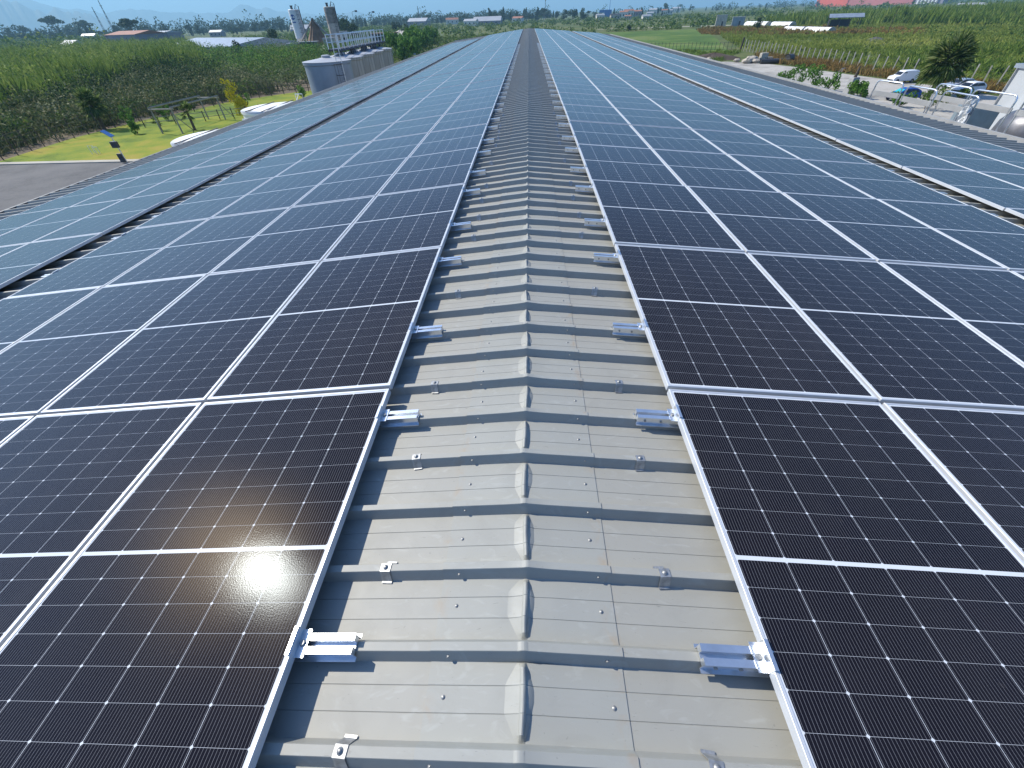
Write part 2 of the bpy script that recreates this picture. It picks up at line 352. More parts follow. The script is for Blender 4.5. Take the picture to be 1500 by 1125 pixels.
# walls, gutters, eaves
YB,YF=YS-.05,YE-.05
for s in (-1,1):
    S=SA(s); cS,sS=math.cos(S),math.sin(S)
    ex=s*(EAVE[s]*cS-.25); top=-EAVE[s]*sS-.2
    w=MB().box((ex,(YB+YF)/2,(G+top)/2),(.12,YF-YB-.3,top-G)); under(w.build('wall',M['wallgrey']))
    e=EAVE[s]*cS; z=-EAVE[s]*sS+VAL
    g=MB()
    lp_,wd_=(.045,.24) if s>0 else (.0,.15)
    prof=[(-.03,-.03),(-.03,-.17),(wd_,-.17),(wd_,lp_),(wd_+.06,lp_),(wd_+.06,-.19),(-.05,-.19),(-.05,-.03)]
    vs=[(s*(e+a),yy,z+b) for yy in (YB,YF) for a,b in prof]; m_=len(prof)
    g.add(vs,[(i,(i+1)%m_,(i+1)%m_+m_,i+m_) if s<0 else ((i+1)%m_,i,i+m_,(i+1)%m_+m_) for i in range(m_)]+[tuple(range(m_)),tuple(range(2*m_-1,m_-1,-1))])
    under(g.build('gutter',M['greyb'] if s>0 else M['gut']))
for yy in (YB+.15,YF-.15):
    w=MB(); pts=[(-EAVE[-1]*cS+.31,G),(EAVE[1]*cS-.31,G),(EAVE[1]*cS-.31,-EAVE[1]*sS-.2),(0,-.19),(-EAVE[-1]*cS+.31,-EAVE[-1]*sS-.2)]
    vs=[(a,yy+q,b) for q in (-.06,.06) for a,b in pts]
    w.add(vs,[(0,1,2,3,4),(9,8,7,6,5)]+[(i,i+5,(i+1)%5+5,(i+1)%5) for i in range(5)]); under(w.build('wall',M['wallgrey']))
# ------------------------------------------------------------------ screws on the cap edges
sc=MB(); sc.lathe((0,0,0),[(.0060,0),(.0067,.001),(.0060,.0014),(.0036,.0016),(.0036,.0040),(.0030,.0046)],12)
scr=sc.build('screw',M['steel'],smooth=True); scm=scr.data; bpy.data.objects.remove(scr)
cnt=0
for k in range(-1,24):
    for s,d in ((-1,.262),(1,.275)):
        for o,h in ((.125+random.uniform(-.008,.008),.003),(.0,RH+.003) if k%1==0 else None):
            if cnt>=98: continue
            if o==.0: o=-.0215; h=RH*.5+.004
            ob=bpy.data.objects.new('screw',scm); COL.objects.link(ob); ob.parent=cap
            q=T(s,d+random.uniform(-.01,.01),RY0+k*RP+o,VAL+h); ob.location=q
            ob.rotation_euler=(-1.0 if o<0 else 0,s*SA(s),random.uniform(0,1)); cnt+=1
# ------------------------------------------------------------------ saddle clips
def make_clip():
    root=empty('saddle_clip'); w=.040
    prof=[(-.038,.003),(-.031,.004),(-.0140,RH+.001),(.0140,RH+.001),(.031,.004),(.038,.003)]; th=.0022
    m=MB(); P=[(x,pp[0],pp[1]) for x in (-w/2,w/2) for pp in prof]+[(x,pp[0]*1.04,pp[1]+th) for x in (-w/2,w/2) for pp in prof]; n=6
    fs=[(i+1,i,i+n,i+1+n) for i in range(n-1)]+[(2*n+i,2*n+i+1,3*n+i+1,3*n+i) for i in range(n-1)]+[(i,i+1,2*n+i+1,2*n+i) for i in range(n-1)]+[(n+i+1,n+i,3*n+i,3*n+i+1) for i in range(n-1)]+[(0,2*n,3*n,n),(n-1,2*n-1,4*n-1,3*n-1)]
    m.add(P,fs); m.build('saddle',M['clip'],root)
    b=MB(); b.lathe((0,0,RH+th+.001),[(.0085,0),(.0095,.0015),(.0085,.003),(.0050,.0032),(.0050,.0068),(.0040,.0076)],14); b.build('bolt',M['steel'],root,smooth=True)
    return root
clip0=make_clip(); first=True
ords=['nearest','second','third','fourth','fifth','sixth','seventh','eighth','ninth','tenth','eleventh','twelfth','thirteenth','fourteenth','fifteenth','sixteenth','seventeenth','eighteenth','nineteenth','twentieth']
def ordn(i):
    if i<20: return ords[i]
    t=['','','twenty','thirty','forty','fifty'][ (i+1)//10 ]; u=(i+1)%10
    return ('%s-%s'%(t,['','first','second','third','fourth','fifth','sixth','seventh','eighth','ninth'][u])) if u else {30:'thirtieth',40:'fortieth',50:'fiftieth'}[i+1]
for s in (-1,1):
    c=0
    for k in range(0,44,2):
        if (k-1)%7 in (0,4): continue
        o=clip0 if first else copy_tree(clip0); first=False
        o.location=T(s,.53*(1+random.uniform(-.03,.03)),RY0+k*RP,VAL); o.rotation_euler=(random.uniform(-.03,.03),s*SA(s),random.uniform(-.12,.12))
        tag(o,'%s small zinc saddle clip bolted over a roof rib %s the ridge line'%(ordn(c),'left of' if s<0 else 'right of'),'saddle clip','saddle clips bolted over the roof ribs'); c+=1
# ------------------------------------------------------------------ mounting brackets (short rails)
def make_bracket():
    root=empty('mounting_bracket'); L=.215
    prof=[(-.025,-.03),(-.039,-.03),(-.039,-.025),(-.027,-.025),(-.027,.040),(-.029,.040),(-.029,.046),(-.008,.046),(-.008,.012),(.008,.012),(.008,.046),(.029,.046),(.029,.040),(.027,.040),(.027,-.025),(.039,-.025),(.039,-.03),(.025,-.03),(.025,.002),(-.025,.002)]
    prof=[(a,b*.66) for a,b in prof]; m=MB(); n=len(prof); vs=[(x,a,b) for x in (0,L) for a,b in prof]
    m.add(vs,[((i+1)%n,i,i+n,(i+1)%n+n) for i in range(n)]+[tuple(range(n)),tuple(range(2*n-1,n-1,-1))]); m.build('rail',M['galv'],root)
    c=MB(); c.box((.178,0,.0320),(.034,.080,.003)); c.box((.195,0,.0485),(.003,.080,.034)); c.box((.201,0,.0665),(.013,.080,.003)); c.build('end_clamp',M['galv'],root)
    b=MB(); b.lathe((.178,0,.0335),[(.010,0),(.010,.006),(.008,.008)],6); b.build('bolt',M['steel'],root)
    for x in (.04,.12):
        MB().tube([(x,-.026,.008),(x,-.032,.008)],.0065,8).build('side_screw',M['steel'],root)
    return root
br0=make_bracket(); first=True
E0={-1:.7649,1:.7619}; PWc=1.154; PL=1.722; PY=1.742; R0={-1:1.555,1:1.541}
A2={-1:5.87,1:5.79}
rows2_end={-1:33,1:37}
SC_RIB=VAL+RH
for s in (-1,1):
    c=0
    for k in range(1,140):
        if k%7 not in (1,5): continue
        o=br0 if first else copy_tree(br0); first=False
        jd=random.uniform(-.012,.015)
        o.location=T(s,E0[s]-.195+jd*0,RY0+k*RP,SC_RIB+.001); o.rotation_euler=(0,SA(s),0) if s>0 else (0,SA(s),PI)
        tag(o,'%s short aluminium bracket on the %s edge of the bare ridge strip'%(ordn(c),'left' if s<0 else 'right'),'mounting bracket','aluminium mounting brackets along the ridge'); c+=1
    c=0
    for k in range(8,110):
        if k%7 not in (1,5): continue
        o=copy_tree(br0)
        o.location=T(s,E0[s]+4*PWc+.175,RY0+k*RP,SC_RIB+.001); o.rotation_euler=(0,-SA(s),PI) if s>0 else (0,-SA(s),0)
        tag(o,'%s bracket end in the dark gap between the %s panel fields'%(ordn(c),'left' if s<0 else 'right'),'mounting bracket','bracket ends in the gaps between panel fields'); c+=1
# ------------------------------------------------------------------ solar panels
PW=1.134; TH=.035
def frame_arrays():
    m=MB(); w,l=PW/2,PL/2; lip=.0115
    def ring(ax,ay,z): return [(-ax,-ay,z),(ax,-ay,z),(ax,ay,z),(-ax,ay,z)]
    rings=[ring(w-.012,l-.012,0),ring(w,l,0),ring(w,l,TH-.0012),ring(w-.0012,l-.0012,TH),ring(w-lip*.45,l-lip*.45,TH),ring(w-lip*.5,l-lip*.5,TH-.0012),ring(w-lip*.56,l-lip*.56,TH),ring(w-lip,l-lip,TH),ring(w-lip,l-lip,TH-.008)]
    vs=[p for r_ in rings for p in r_]; fs=[]
    for i in range(len(rings)-1):
        for k in range(4):
            k2=(k+1)%4; fs.append((i*4+k,i*4+k2,(i+1)*4+k2,(i+1)*4+k))
    m.add(vs,fs); return m
fm=frame_arrays()
gz=TH-.0022; w_,l_=PW/2-.0105,PL/2-.0105
gV=np.array([(-w_,-l_,gz),(w_,-l_,gz),(w_,l_,gz),(-w_,l_,gz),(-w_,-l_,.004),(w_,-l_,.004),(w_,l_,.004),(-w_,l_,.004)]); gF=np.array([(0,1,2,3),(7,6,5,4)])
gUV=np.array([(.0105,.0105),(PW-.0105,.0105),(PW-.0105,PL-.0105),(.0105,PL-.0105)]+[(0.01,0.001)]*4)
def make_panel():
    root=empty('solar_module'); fo=fm.build('frame',M['alu'],root)
    npmesh('glass',gV,gF,M['glass'],parent=root,uv=gUV); return root
joints=(8,17,26,35)
plist=[]
for s in (-1,1):
    for rr in range(-1,39):
        jo=sum(1 for j in joints if rr>=j)*.035
        for c in range(7):
            if c>=4 and rr>rows2_end[s]: continue
            d=(E0[s]+c*PWc+PW/2) if c<4 else (A2[s]+(c-4)*PWc+PW/2)
            yc=R0[s]+rr*PY+PL/2+.01+jo
            if yc+PL/2>YE: continue
            plist.append((math.hypot(yc,d)+ (0),s,rr,c,d,yc))
plist.sort(); colw=['first','second','third','fourth','fifth','sixth','seventh']
rowtilt={(s,rr):random.gauss(0,.0016) for s in (-1,1) for rr in range(-1,39)}
roww={(s,rr):random.gauss(0,.0025) for s in (-1,1) for rr in range(-1,39)}
p0=make_panel(); rest=[]
for i,(dist,s,rr,c,d,yc) in enumerate(plist):
    h=-TH+roww[(s,rr)]+random.gauss(0,.0006); loc=T(s,d+random.gauss(0,.0012),yc+random.gauss(0,.001),h); rot=(rowtilt[(s,rr)]+random.gauss(0,.0006),s*SA(s)+random.gauss(0,.0008),0)
    if i<300:
        o=p0 if i==0 else copy_tree(p0); o.location=loc; o.rotation_euler=rot
        side='left' if s<0 else 'right'
        lab='solar panel in the %s row from the camera, %s column %s of the bare ridge'%('first' if rr==-1 else ordn(rr+1),colw[c],side)
        if rr==-1 and c==0: lab='nearest dark solar panel left of the ridge, with bright sun glare' if s<0 else 'nearest dark solar panel right of the bare ridge, without glare'
        tag(o,lab,'solar panel','solar panels laid in rows on the roof')
    else: rest.append((loc,rot))
fV=np.array(fm.v); fF=np.array(fm.f); AV=[];AF=[];AM=[];AU=[];off=0
for loc,rot in rest:
    R=np.array(Matrix.Rotation(rot[1],3,'Y')@Matrix.Rotation(rot[0],3,'X'))
    for Vv,Ff,mi,uv in ((fV,fF,0,None),(gV,gF,1,gUV)):
        AV.append(Vv@R.T+np.array(loc)); AF.append(Ff+off); AM.append(np.full(len(Ff),mi)); AU.append(np.zeros((len(Ff)*4,2)) if uv is None else uv); off+=len(Vv)
if rest:
    o=npmesh('far_solar_panels',np.concatenate(AV),np.concatenate(AF),[M['alu'],M['glass']],mi=np.concatenate(AM),uv=np.concatenate(AU))
    tag(o,'most distant pale reflecting solar panels at the far end of the roof','solar panels','solar panels laid in rows on the roof','stuff')
#@SURROUND
# plan positions below come from a first sketch of the site; Q() carries them to the measured plan
HM=[0.929429,0.000800668,-0.366795,-0.00208648,0.707376,-0.141609,-0.000382231,4.48594e-06]
ZK=1.26
def Q(x,y_):
    w=HM[6]*x+HM[7]*y_+1; return ((HM[0]*x+HM[1]*y_+HM[2])/w,(HM[3]*x+HM[4]*y_+HM[5])/w)
def QL(pts): return [Q(a,b) for a,b in pts]
def empty(name,loc=(0,0,0),rz=0,label=None,cat=None,group=None,raw=False,k=(.92,.84,ZK)):
    o=bpy.data.objects.new(name,None); COL.objects.link(o); loc=tuple(loc)
    if not raw and abs(loc[2]-G)<.03: loc=(*Q(loc[0],loc[1]),loc[2]); o.scale=k
    o.location=loc; o.rotation_euler=(0,0,rz); o.empty_display_size=.2
    return tag(o,label,cat,group)
# ------------------------------------------------------------------ terrain
def poly(name,pts,z,mat,sub=0):
    m=MB(); m.add([(*Q(x,y_),z) for x,y_ in pts],[tuple(range(len(pts)))]); o=m.build(name,mat); return tag(o,kind='structure')
gr=np.concatenate([[-13000,-9000,-6000,-4000,-2500,-1500],np.arange(-1000,1001,100),[1500,2500,4000,6000,9000,13000]])
gx,gy=np.meshgrid(gr,gr); n=len(gr); I=np.arange(n*n).reshape(n,n)
tag(npmesh('ground',np.stack([gx,gy,np.full_like(gx,G,dtype=float)],-1).reshape(-1,3),np.stack([I[:-1,:-1],I[:-1,1:],I[1:,1:],I[1:,:-1]],-1).reshape(-1,4),M['ground']),kind='structure')
poly('asphalt_road',[(-160,-60),(-9,-60),(-9,70.2),(-160,70.2)],G+.02,M['asphalt'])
k=MB().box((*Q(-58,70.75),G+.06),(32,.9,.12)); tag(k.build('kerb',M['kerb']),kind='structure')
poly('lawn',[(-71,71.3),(-30,71.3),(-30,176),(-44,172),(-52,155),(-59,147),(-67,133),(-69,120),(-72,108),(-73,90)],G+.03,M['lawn'])
poly('earth_verge',[(-78,66),(-71,71.3),(-73,90),(-72,108),(-69,120),(-67,133),(-59,147),(-52,155),(-44,172),(-60,190),(-95,170),(-95,100)],G+.015,M['dirt'])
poly('concrete_yard',[(8,20),(78,20),(77,70),(76,96),(75,121),(72.5,136),(68,168),(64,186),(58,193),(8,193)],G+.02,M['yard'])
poly('crop_field',[(20,215),(60,205),(72,240),(92,330),(112,430),(118,492),(58,500),(20,470)],G+.03,M['crop'])
poly('pale_track',[(118,560),(240,505),(250,515),(120,575),(60,600),(60,590)],G+.035,M['kerb'])
poly('plant_yard',[(-185,395),(-95,360),(-80,430),(-150,500)],G+.03,M['kerb'])
# mountains: real height fields standing far beyond the plain
def mountains(name,pts,dist,depth,seed):
    rg=np.random.default_rng(seed); px=np.array(pts,float); nx=240; ny=14
    a=np.linspace(px[0,0],px[-1,0],nx); top=np.interp(a,px[:,0],px[:,1])
    nz=sum(np.interp(a,np.linspace(a[0],a[-1],k_),rg.normal(0,1,k_))*w for k_,w in ((30,16),(70,8),(150,4)))
    V=[]
    for j in range(ny):
        t=j/(ny-1); prof=math.sin(PI*t)**.9; R_=dist+depth*(t-.5)
        wob=np.interp(a,np.linspace(a[0],a[-1],60),rg.normal(0,1,60))*18*math.sin(PI*t)*(abs(t-.5)*2)
        V.append(np.stack([R_*np.sin(a),R_*np.cos(a),G-5+np.maximum(0,(top+nz*np.minimum(1,top/120))*prof+wob)],-1))
    V=np.stack(V); I=np.arange(nx*ny).reshape(ny,nx)
    return tag(npmesh(name,V.reshape(-1,3),np.stack([I[:-1,:-1],I[:-1,1:],I[1:,1:],I[1:,:-1]],-1).reshape(-1,4),M['hill'],smooth=True),kind='structure')
mountains('near_hills',[(-0.8202, 360), (-0.7975, 316), (-0.7831, 282), (-0.7721, 240), (-0.7616, 186), (-0.7506, 184), (-0.7343, 199), (-0.7154, 190), (-0.7028, 138), (-0.6891, 96), (-0.6619, 50), (-0.628, 14), (-0.5923, -25)],8000,1800,3)
mountains('far_mountains',[(-0.8168, 550), (-0.7958, 461), (-0.7601, 348), (-0.7253, 293), (-0.6963, 235), (-0.6694, 273), (-0.6446, 285), (-0.6272, 236), (-0.6011, 202), (-0.5635, 182), (-0.5384, 185), (-0.5211, 238), (-0.5019, 281), (-0.4804, 267), (-0.459, 202), (-0.4272, 163), (-0.3934, 153), (-0.3715, 104), (-0.3354, 125), (-0.311, 138), (-0.2876, 88), (-0.2516, 23), (-0.2146, -34)],11000,2400,4)
# ------------------------------------------------------------------ foliage generators
def leaves(C,R,n,size,rg,flat=1.0,aspect=1.0):
    """n leaf quads on/in ellipsoids: C (k,3) centres, R (k,3) radii"""
    k=len(C); w=(R.prod(1))**.66; idx=rg.choice(k,n,p=w/w.sum())
    d=rg.normal(size=(n,3)); d/=np.linalg.norm(d,axis=1)[:,None]; rad=rg.uniform(.55,1.0,n)**.6
    P=C[idx]+d*R[idx]*rad[:,None]
    nn=d+rg.normal(size=(n,3))*.7; nn/=np.linalg.norm(nn,axis=1)[:,None]
    a=np.cross(nn,rg.normal(size=(n,3))); a/=np.linalg.norm(a,axis=1)[:,None]+1e-9; b=np.cross(nn,a)
    s_=size*rg.uniform(.6,1.4,n)[:,None]; a=a*s_*.5*aspect; b=b*s_*.5
    V=np.stack([P-a*.9,P-b*.6,P+a,P+b*.6],1).reshape(-1,3); F=np.arange(n*4).reshape(n,4); return V,F
def blades(P,h,w,rg,lean=.25,curl=.15):
    """tapered leaning blades rooted at P (n,3): two quads each (4-gon with a tip)"""
    n=len(P); a=rg.uniform(0,2*PI,n); hh=h*rg.uniform(.65,1.2,n); ww=w*rg.uniform(.6,1.4,n)
    side=np.stack([np.cos(a),np.sin(a),np.zeros(n)],-1); l=rg.normal(0,lean,(n,2)); 
    tip=P+np.stack([l[:,0]*hh,l[:,1]*hh,hh],-1); mid=P+np.stack([l[:,0]*hh*.35,l[:,1]*hh*.35,hh*.55],-1)
    V=np.stack([P-side*ww[:,None]*.35,P+side*ww[:,None]*.35,mid+side*ww[:,None]*.5,tip,mid-side*ww[:,None]*.5],1).reshape(-1,3)
    return V,np.arange(n*5).reshape(n,5)
def inpoly(n,pts,rg):
    pts=np.array(pts,float); lo,hi=pts.min(0),pts.max(0); out=[]
    while sum(map(len,out))<n:
        q=rg.uniform(lo,hi,(n*2,2)); x,y_=q[:,0],q[:,1]; c=np.zeros(len(q),bool); j=len(pts)-1
        for i in range(len(pts)):
            xi,yi=pts[i]; xj,yj=pts[j]
            c^=((yi>y_)!=(yj>y_))&(x<(xj-xi)*(y_-yi)/(yj-yi+1e-12)+xi); j=i
        out.append(q[c])
    return np.concatenate(out)[:n]
def stuff_blades(name,label,cat,pts,n,h,w,mat,seed,lean=.2,hvar=True):
    rg=np.random.default_rng(seed); h=h*ZK; q=inpoly(n,QL(pts),rg)
    nc=max(1,n//28); ctr=q[rg.integers(0,n,nc)]; ci=rg.integers(0,nc,n); ch_=rg.uniform(.55,1.3,nc); mask=rg.random(n)<.72; q=np.where(mask[:,None],ctr[ci]+rg.normal(0,h*.22,(n,2)),q)
    hv=(1+.25*np.sin(q[:,0]*.11+2*np.sin(q[:,1]*.05))*np.sin(q[:,1]*.09+seed))*np.where(mask,ch_[ci],.75)
    P=np.stack([q[:,0],q[:,1],np.full(n,G)],-1); V,F=blades(P,h,w,rg,lean); V=V.reshape(n,5,3); V[:,:,2]=G+(V[:,:,2]-G)*hv[:,None]
    return tag(npmesh(name,V.reshape(-1,3),F,mat),label,cat,kind='stuff')
def stuff_bushes(name,label,cat,pts,n,r,nl,ls,mat,seed,squash=.8):
    rg=np.random.default_rng(seed); squash*=1.2; q=inpoly(n,QL(pts),rg); rr=r*rg.uniform(.5,1.35,n)
    C=np.stack([q[:,0],q[:,1],G+rr*squash*.55],-1); R_=np.stack([rr,rr,rr*squash],-1)
    C=np.concatenate([C,C+rg.normal(size=C.shape)*rr[:,None]*.5]); C[:,2]=np.maximum(C[:,2],G+.2); R_=np.concatenate([R_,R_*.6])
    V,F=leaves(C,R_,n*nl,ls,rg); V[:,2]=np.maximum(V[:,2],G+.02)
    return tag(npmesh(name,V,F,mat),label,cat,kind='stuff')
# left: brush belt, reed bed, shrubs, far scrub
stuff_blades('reed_bed','tall bright green reed bed beyond the wire fence','reeds',[(-99,98),(-116,140),(-127,180),(-135,230),(-140,275),(-215,420),(-300,560),(-420,640),(-330,380),(-270,290),(-220,225),(-160,130)],70000,3.8,.42,M['reed'],11,.16)
stuff_blades('reed_bed','dense green reeds in front part of the reed bed, dark at the foot','reeds',[(-96,92),(-99,104),(-114,140),(-124,178),(-131,214),(-138,262),(-148,260),(-140,200),(-122,140),(-108,96)],26000,3.6,.35,M['reed'],12,.2)
stuff_bushes('reed_thicket','lumpy bright shrubs mixed into the green reed bed','shrubs',[(-101,100),(-116,140),(-127,180),(-135,230),(-140,275),(-215,420),(-300,560),(-400,600),(-320,380),(-270,290),(-220,225),(-160,130)],620,3.4,90,.62,M['reed'],33,1.0)
stuff_bushes('reed_thicket','darker shrubs at the foot of the reed bed','shrubs',[(-97,96),(-112,138),(-124,180),(-132,230),(-138,276),(-150,276),(-140,200),(-122,140),(-108,96)],200,2.6,120,.42,M['shrub'],34,.95)
stuff_bushes('dry_brush','brown dry brush and weeds behind the wire fence','brush',[(-75,66),(-75,90),(-74,110),(-71,124),(-69,135),(-64,148),(-90,190),(-124,214),(-112,140),(-98,96),(-90,60)],420,2.1,120,.40,M['brush'],13,.8)
stuff_bushes('dark_shrubs','scattered dark shrubs standing in the dry brush','shrubs',[(-80,80),(-78,110),(-75,135),(-90,185),(-120,200),(-112,140),(-96,96)],38,2.8,260,.36,M['dkleaf'],38,1.0)
stuff_bushes('brush_greens','green weeds and bramble mixed into the dry brush','brush',[(-76,70),(-74,110),(-69,135),(-64,148),(-90,190),(-122,205),(-110,140),(-96,96)],170,1.7,110,.34,M['shrub'],35,.85)
stuff_blades('dry_grass','tall dry straw grass among the brush behind the wire fence','dry grass',[(-74,66),(-74,110),(-68,136),(-60,152),(-84,180),(-118,200),(-108,140),(-94,90)],12000,1.4,.14,M['brush'],14,.3)
stuff_bushes('green_scrub','mixed green and olive scrub left of the concrete tanks','scrub',[(-60,158),(-52,170),(-48,230),(-60,330),(-110,370),(-190,380),(-230,430),(-150,280),(-132,220),(-92,190)],620,2.6,80,.55,M['shrub'],15,.8)
stuff_bushes('green_scrub','brownish scrub just behind the post-and-rail fence','scrub',[(-62,152),(-52,162),(-44,180),(-50,215),(-80,215),(-100,190),(-78,160)],150,1.7,90,.38,M['brush'],16,.8)
stuff_bushes('far_scrub','dark hedges and scrub across the plain on the left','scrub',[(-330,330),(-480,640),(-700,1300),(-1100,1500),(-1300,1300),(-900,900),(-500,460),(-300,280)],900,6,26,2.6,M['shrub'],17,.5)
stuff_bushes('far_scrub','green scrub around the long low grey building','scrub',[(-140,420),(-200,520),(-330,640),(-420,1150),(-200,1100),(-120,700)],520,3.2,40,1.2,M['shrub'],36,.6)
stuff_bushes('bright_scrub','bright yellow-green bushes before the long low grey building','scrub',[(-80,230),(-70,300),(-110,360),(-190,370),(-150,290),(-120,240)],150,2.8,120,.5,M['banana'],37,.8)
stuff_bushes('far_scrub','scrub and hedges beyond the far end of the roof','scrub',[(-60,400),(-330,900),(-420,1500),(-40,1350),(250,1300),(420,1200),(260,700),(120,520),(40,540),(-30,620)],900,4.2,26,1.9,M['shrub'],18,.45)
stuff_bushes('near_far_scrub','low green shrubs just past the far roof end','scrub',[(-58,300),(-90,470),(-20,560),(60,520),(120,540),(110,500),(40,505),(10,420),(-20,300)],380,2.0,50,.8,M['shrub'],19,.6)
# right: meadow, ochre verge, dark reeds
FX=[(82,60),(82.5,108),(81,117),(77,150),(76,200),(76.5,238),(95,330),(120,440),(150,480),(215,440),(240,330),(230,200),(180,60)]
stuff_blades('meadow_grass','tall yellow-green meadow grass behind the concrete-post fence','meadow grass',FX,110000,.95,.22,M['grassR'],21,.4)
stuff_blades('meadow_grass','darker green grass patches in the meadow right of the yard','meadow grass',[(90,110),(86,150),(100,190),(150,200),(190,170),(150,110)],14000,1.6,.30,M['reed'],22,.4)
stuff_blades('ochre_grass','dry ochre grass along the foot of the concrete-post fence','dry grass',[(77,100),(76,121),(73.5,136),(69,168),(66,190),(73,215),(78,200),(78.5,150),(82,117),(84,100)],9000,.9,.14,M['ochre'],23,.4)
stuff_blades('ochre_grass','ochre dry grass strip before the white tunnels','dry grass',[(100,395),(115,470),(150,480),(175,400),(190,330),(165,290),(120,340)],16000,1.2,.4,M['ochre'],24,.4)
stuff_blades('green_reeds','lush green reeds behind the open canopy shed','reeds',[(165,500),(200,560),(300,640),(460,620),(420,420),(300,330),(235,300),(215,400),(190,450)],60000,4.2,.6,M['reed'],25,.2)
stuff_bushes('meadow_scrub','dark bushes dotted in the right-hand meadow','scrub',[(150,200),(140,260),(190,330),(260,330),(270,200),(210,150)],90,2.6,70,.6,M['shrub'],26,.6)
stuff_bushes('far_scrub','hedges and scrub on the rising ground at the far right','scrub',[(200,620),(330,1200),(700,1700),(1400,1900),(1500,1500),(700,800),(480,600)],850,6,26,2.8,M['shrub'],27,.5)
stuff_blades('verge_grass','green weeds on the bank left of the big dark post','weeds',[(20,192),(56,190),(62,206),(74,232),(60,246),(20,240)],9000,.7,.2,M['reed'],28,.4)
stuff_bushes('far_wood','dense hazy wood along the horizon, left of the ridge','wood',[(-1900,2100),(-1000,2000),(-100,2050),(60,2050),(60,2250),(-1000,2250),(-2100,2350)],420,13,60,4.0,M['dkleaf'],31,.75)
stuff_bushes('far_wood','dense hazy wood along the horizon, right of the ridge','wood',[(80,2050),(700,2000),(1500,2000),(1600,2250),(700,2250),(80,2250)],260,12,60,4.0,M['dkleaf'],32,.75)
# ------------------------------------------------------------------ trees
def tree_mesh(seed,h,cr,nl,ls,kind=0):
    rg=np.random.default_rng(seed); 
    if kind==0:   # round, lobed
        k=9; C=np.stack([rg.normal(0,cr*.45,k),rg.normal(0,cr*.45,k),h*.22+rg.uniform(0,h*.6,k)],-1); R_=np.stack([rg.uniform(.35,.6,k)*cr]*2+[rg.uniform(.3,.5,k)*cr],-1)
    elif kind==1: # slim, poplar-like
        k=8; C=np.stack([rg.normal(0,cr*.18,k),rg.normal(0,cr*.18,k),np.linspace(h*.25,h*.88,k)],-1); sc_=np.linspace(1,.4,k)*cr*.6; R_=np.stack([sc_,sc_,sc_*1.5],-1)
    else:         # pine, umbrella
        k=9; C=np.stack([rg.normal(0,cr*.5,k),rg.normal(0,cr*.5,k),h*.78+rg.normal(0,h*.05,k)],-1); R_=np.stack([rg.uniform(.35,.6,k)*cr]*2+[rg.uniform(.15,.25,k)*cr],-1)
    V,F=leaves(C,R_,nl,ls,rg); V[:,2]=np.maximum(V[:,2],h*.06); return V,F,C
def make_tree(name,seed,h,cr,nl,ls,mat,kind=0,label=None,cat='tree',group=None,loc=(0,0,0)):
    root=empty(name,loc,0,label,cat,group); V,F,C=tree_mesh(seed,h,cr,nl,ls,kind)
    npmesh('crown',V,F,mat,parent=root); t=MB(); rr=random.Random(seed)
    t.tube([(0,0,-.1),(rr.uniform(-.02,.02)*h,rr.uniform(-.02,.02)*h,h*.35),(rr.uniform(-.03,.03)*h,rr.uniform(-.03,.03)*h,h*.8)],[h*.022,h*.016,h*.005],7)
    for c in C[:6]: t.tube([(0,0,h*.28),(c[0]*.5,c[1]*.5,(h*.3+c[2])*.5),tuple(c)],[h*.010,h*.007,h*.003],5)
    t.build('trunk',M['bark'],root); return root
protoT=[make_tree('distant_tree',40+i,12,4.5 if k_!=1 else 3.2,900,1.0,M['dkleaf'],k_) for i,k_ in enumerate((0,0,1,2,0,1))]
for o_ in protoT: o_.scale=(1,1,1)
used=[False]*6
def place_tree(i,x,y_,h,lab,grp,cat='tree'):
    o=protoT[i] if not used[i] else copy_tree(protoT[i]); used[i]=True
    o.location=(*Q(x,y_),G); h*=1.15; sc_=h/12; w=sc_*random.uniform(.85,1.15); o.scale=(w,w,sc_); o.rotation_euler=(0,0,random.uniform(0,6.28)); return tag(o,lab,cat,grp)
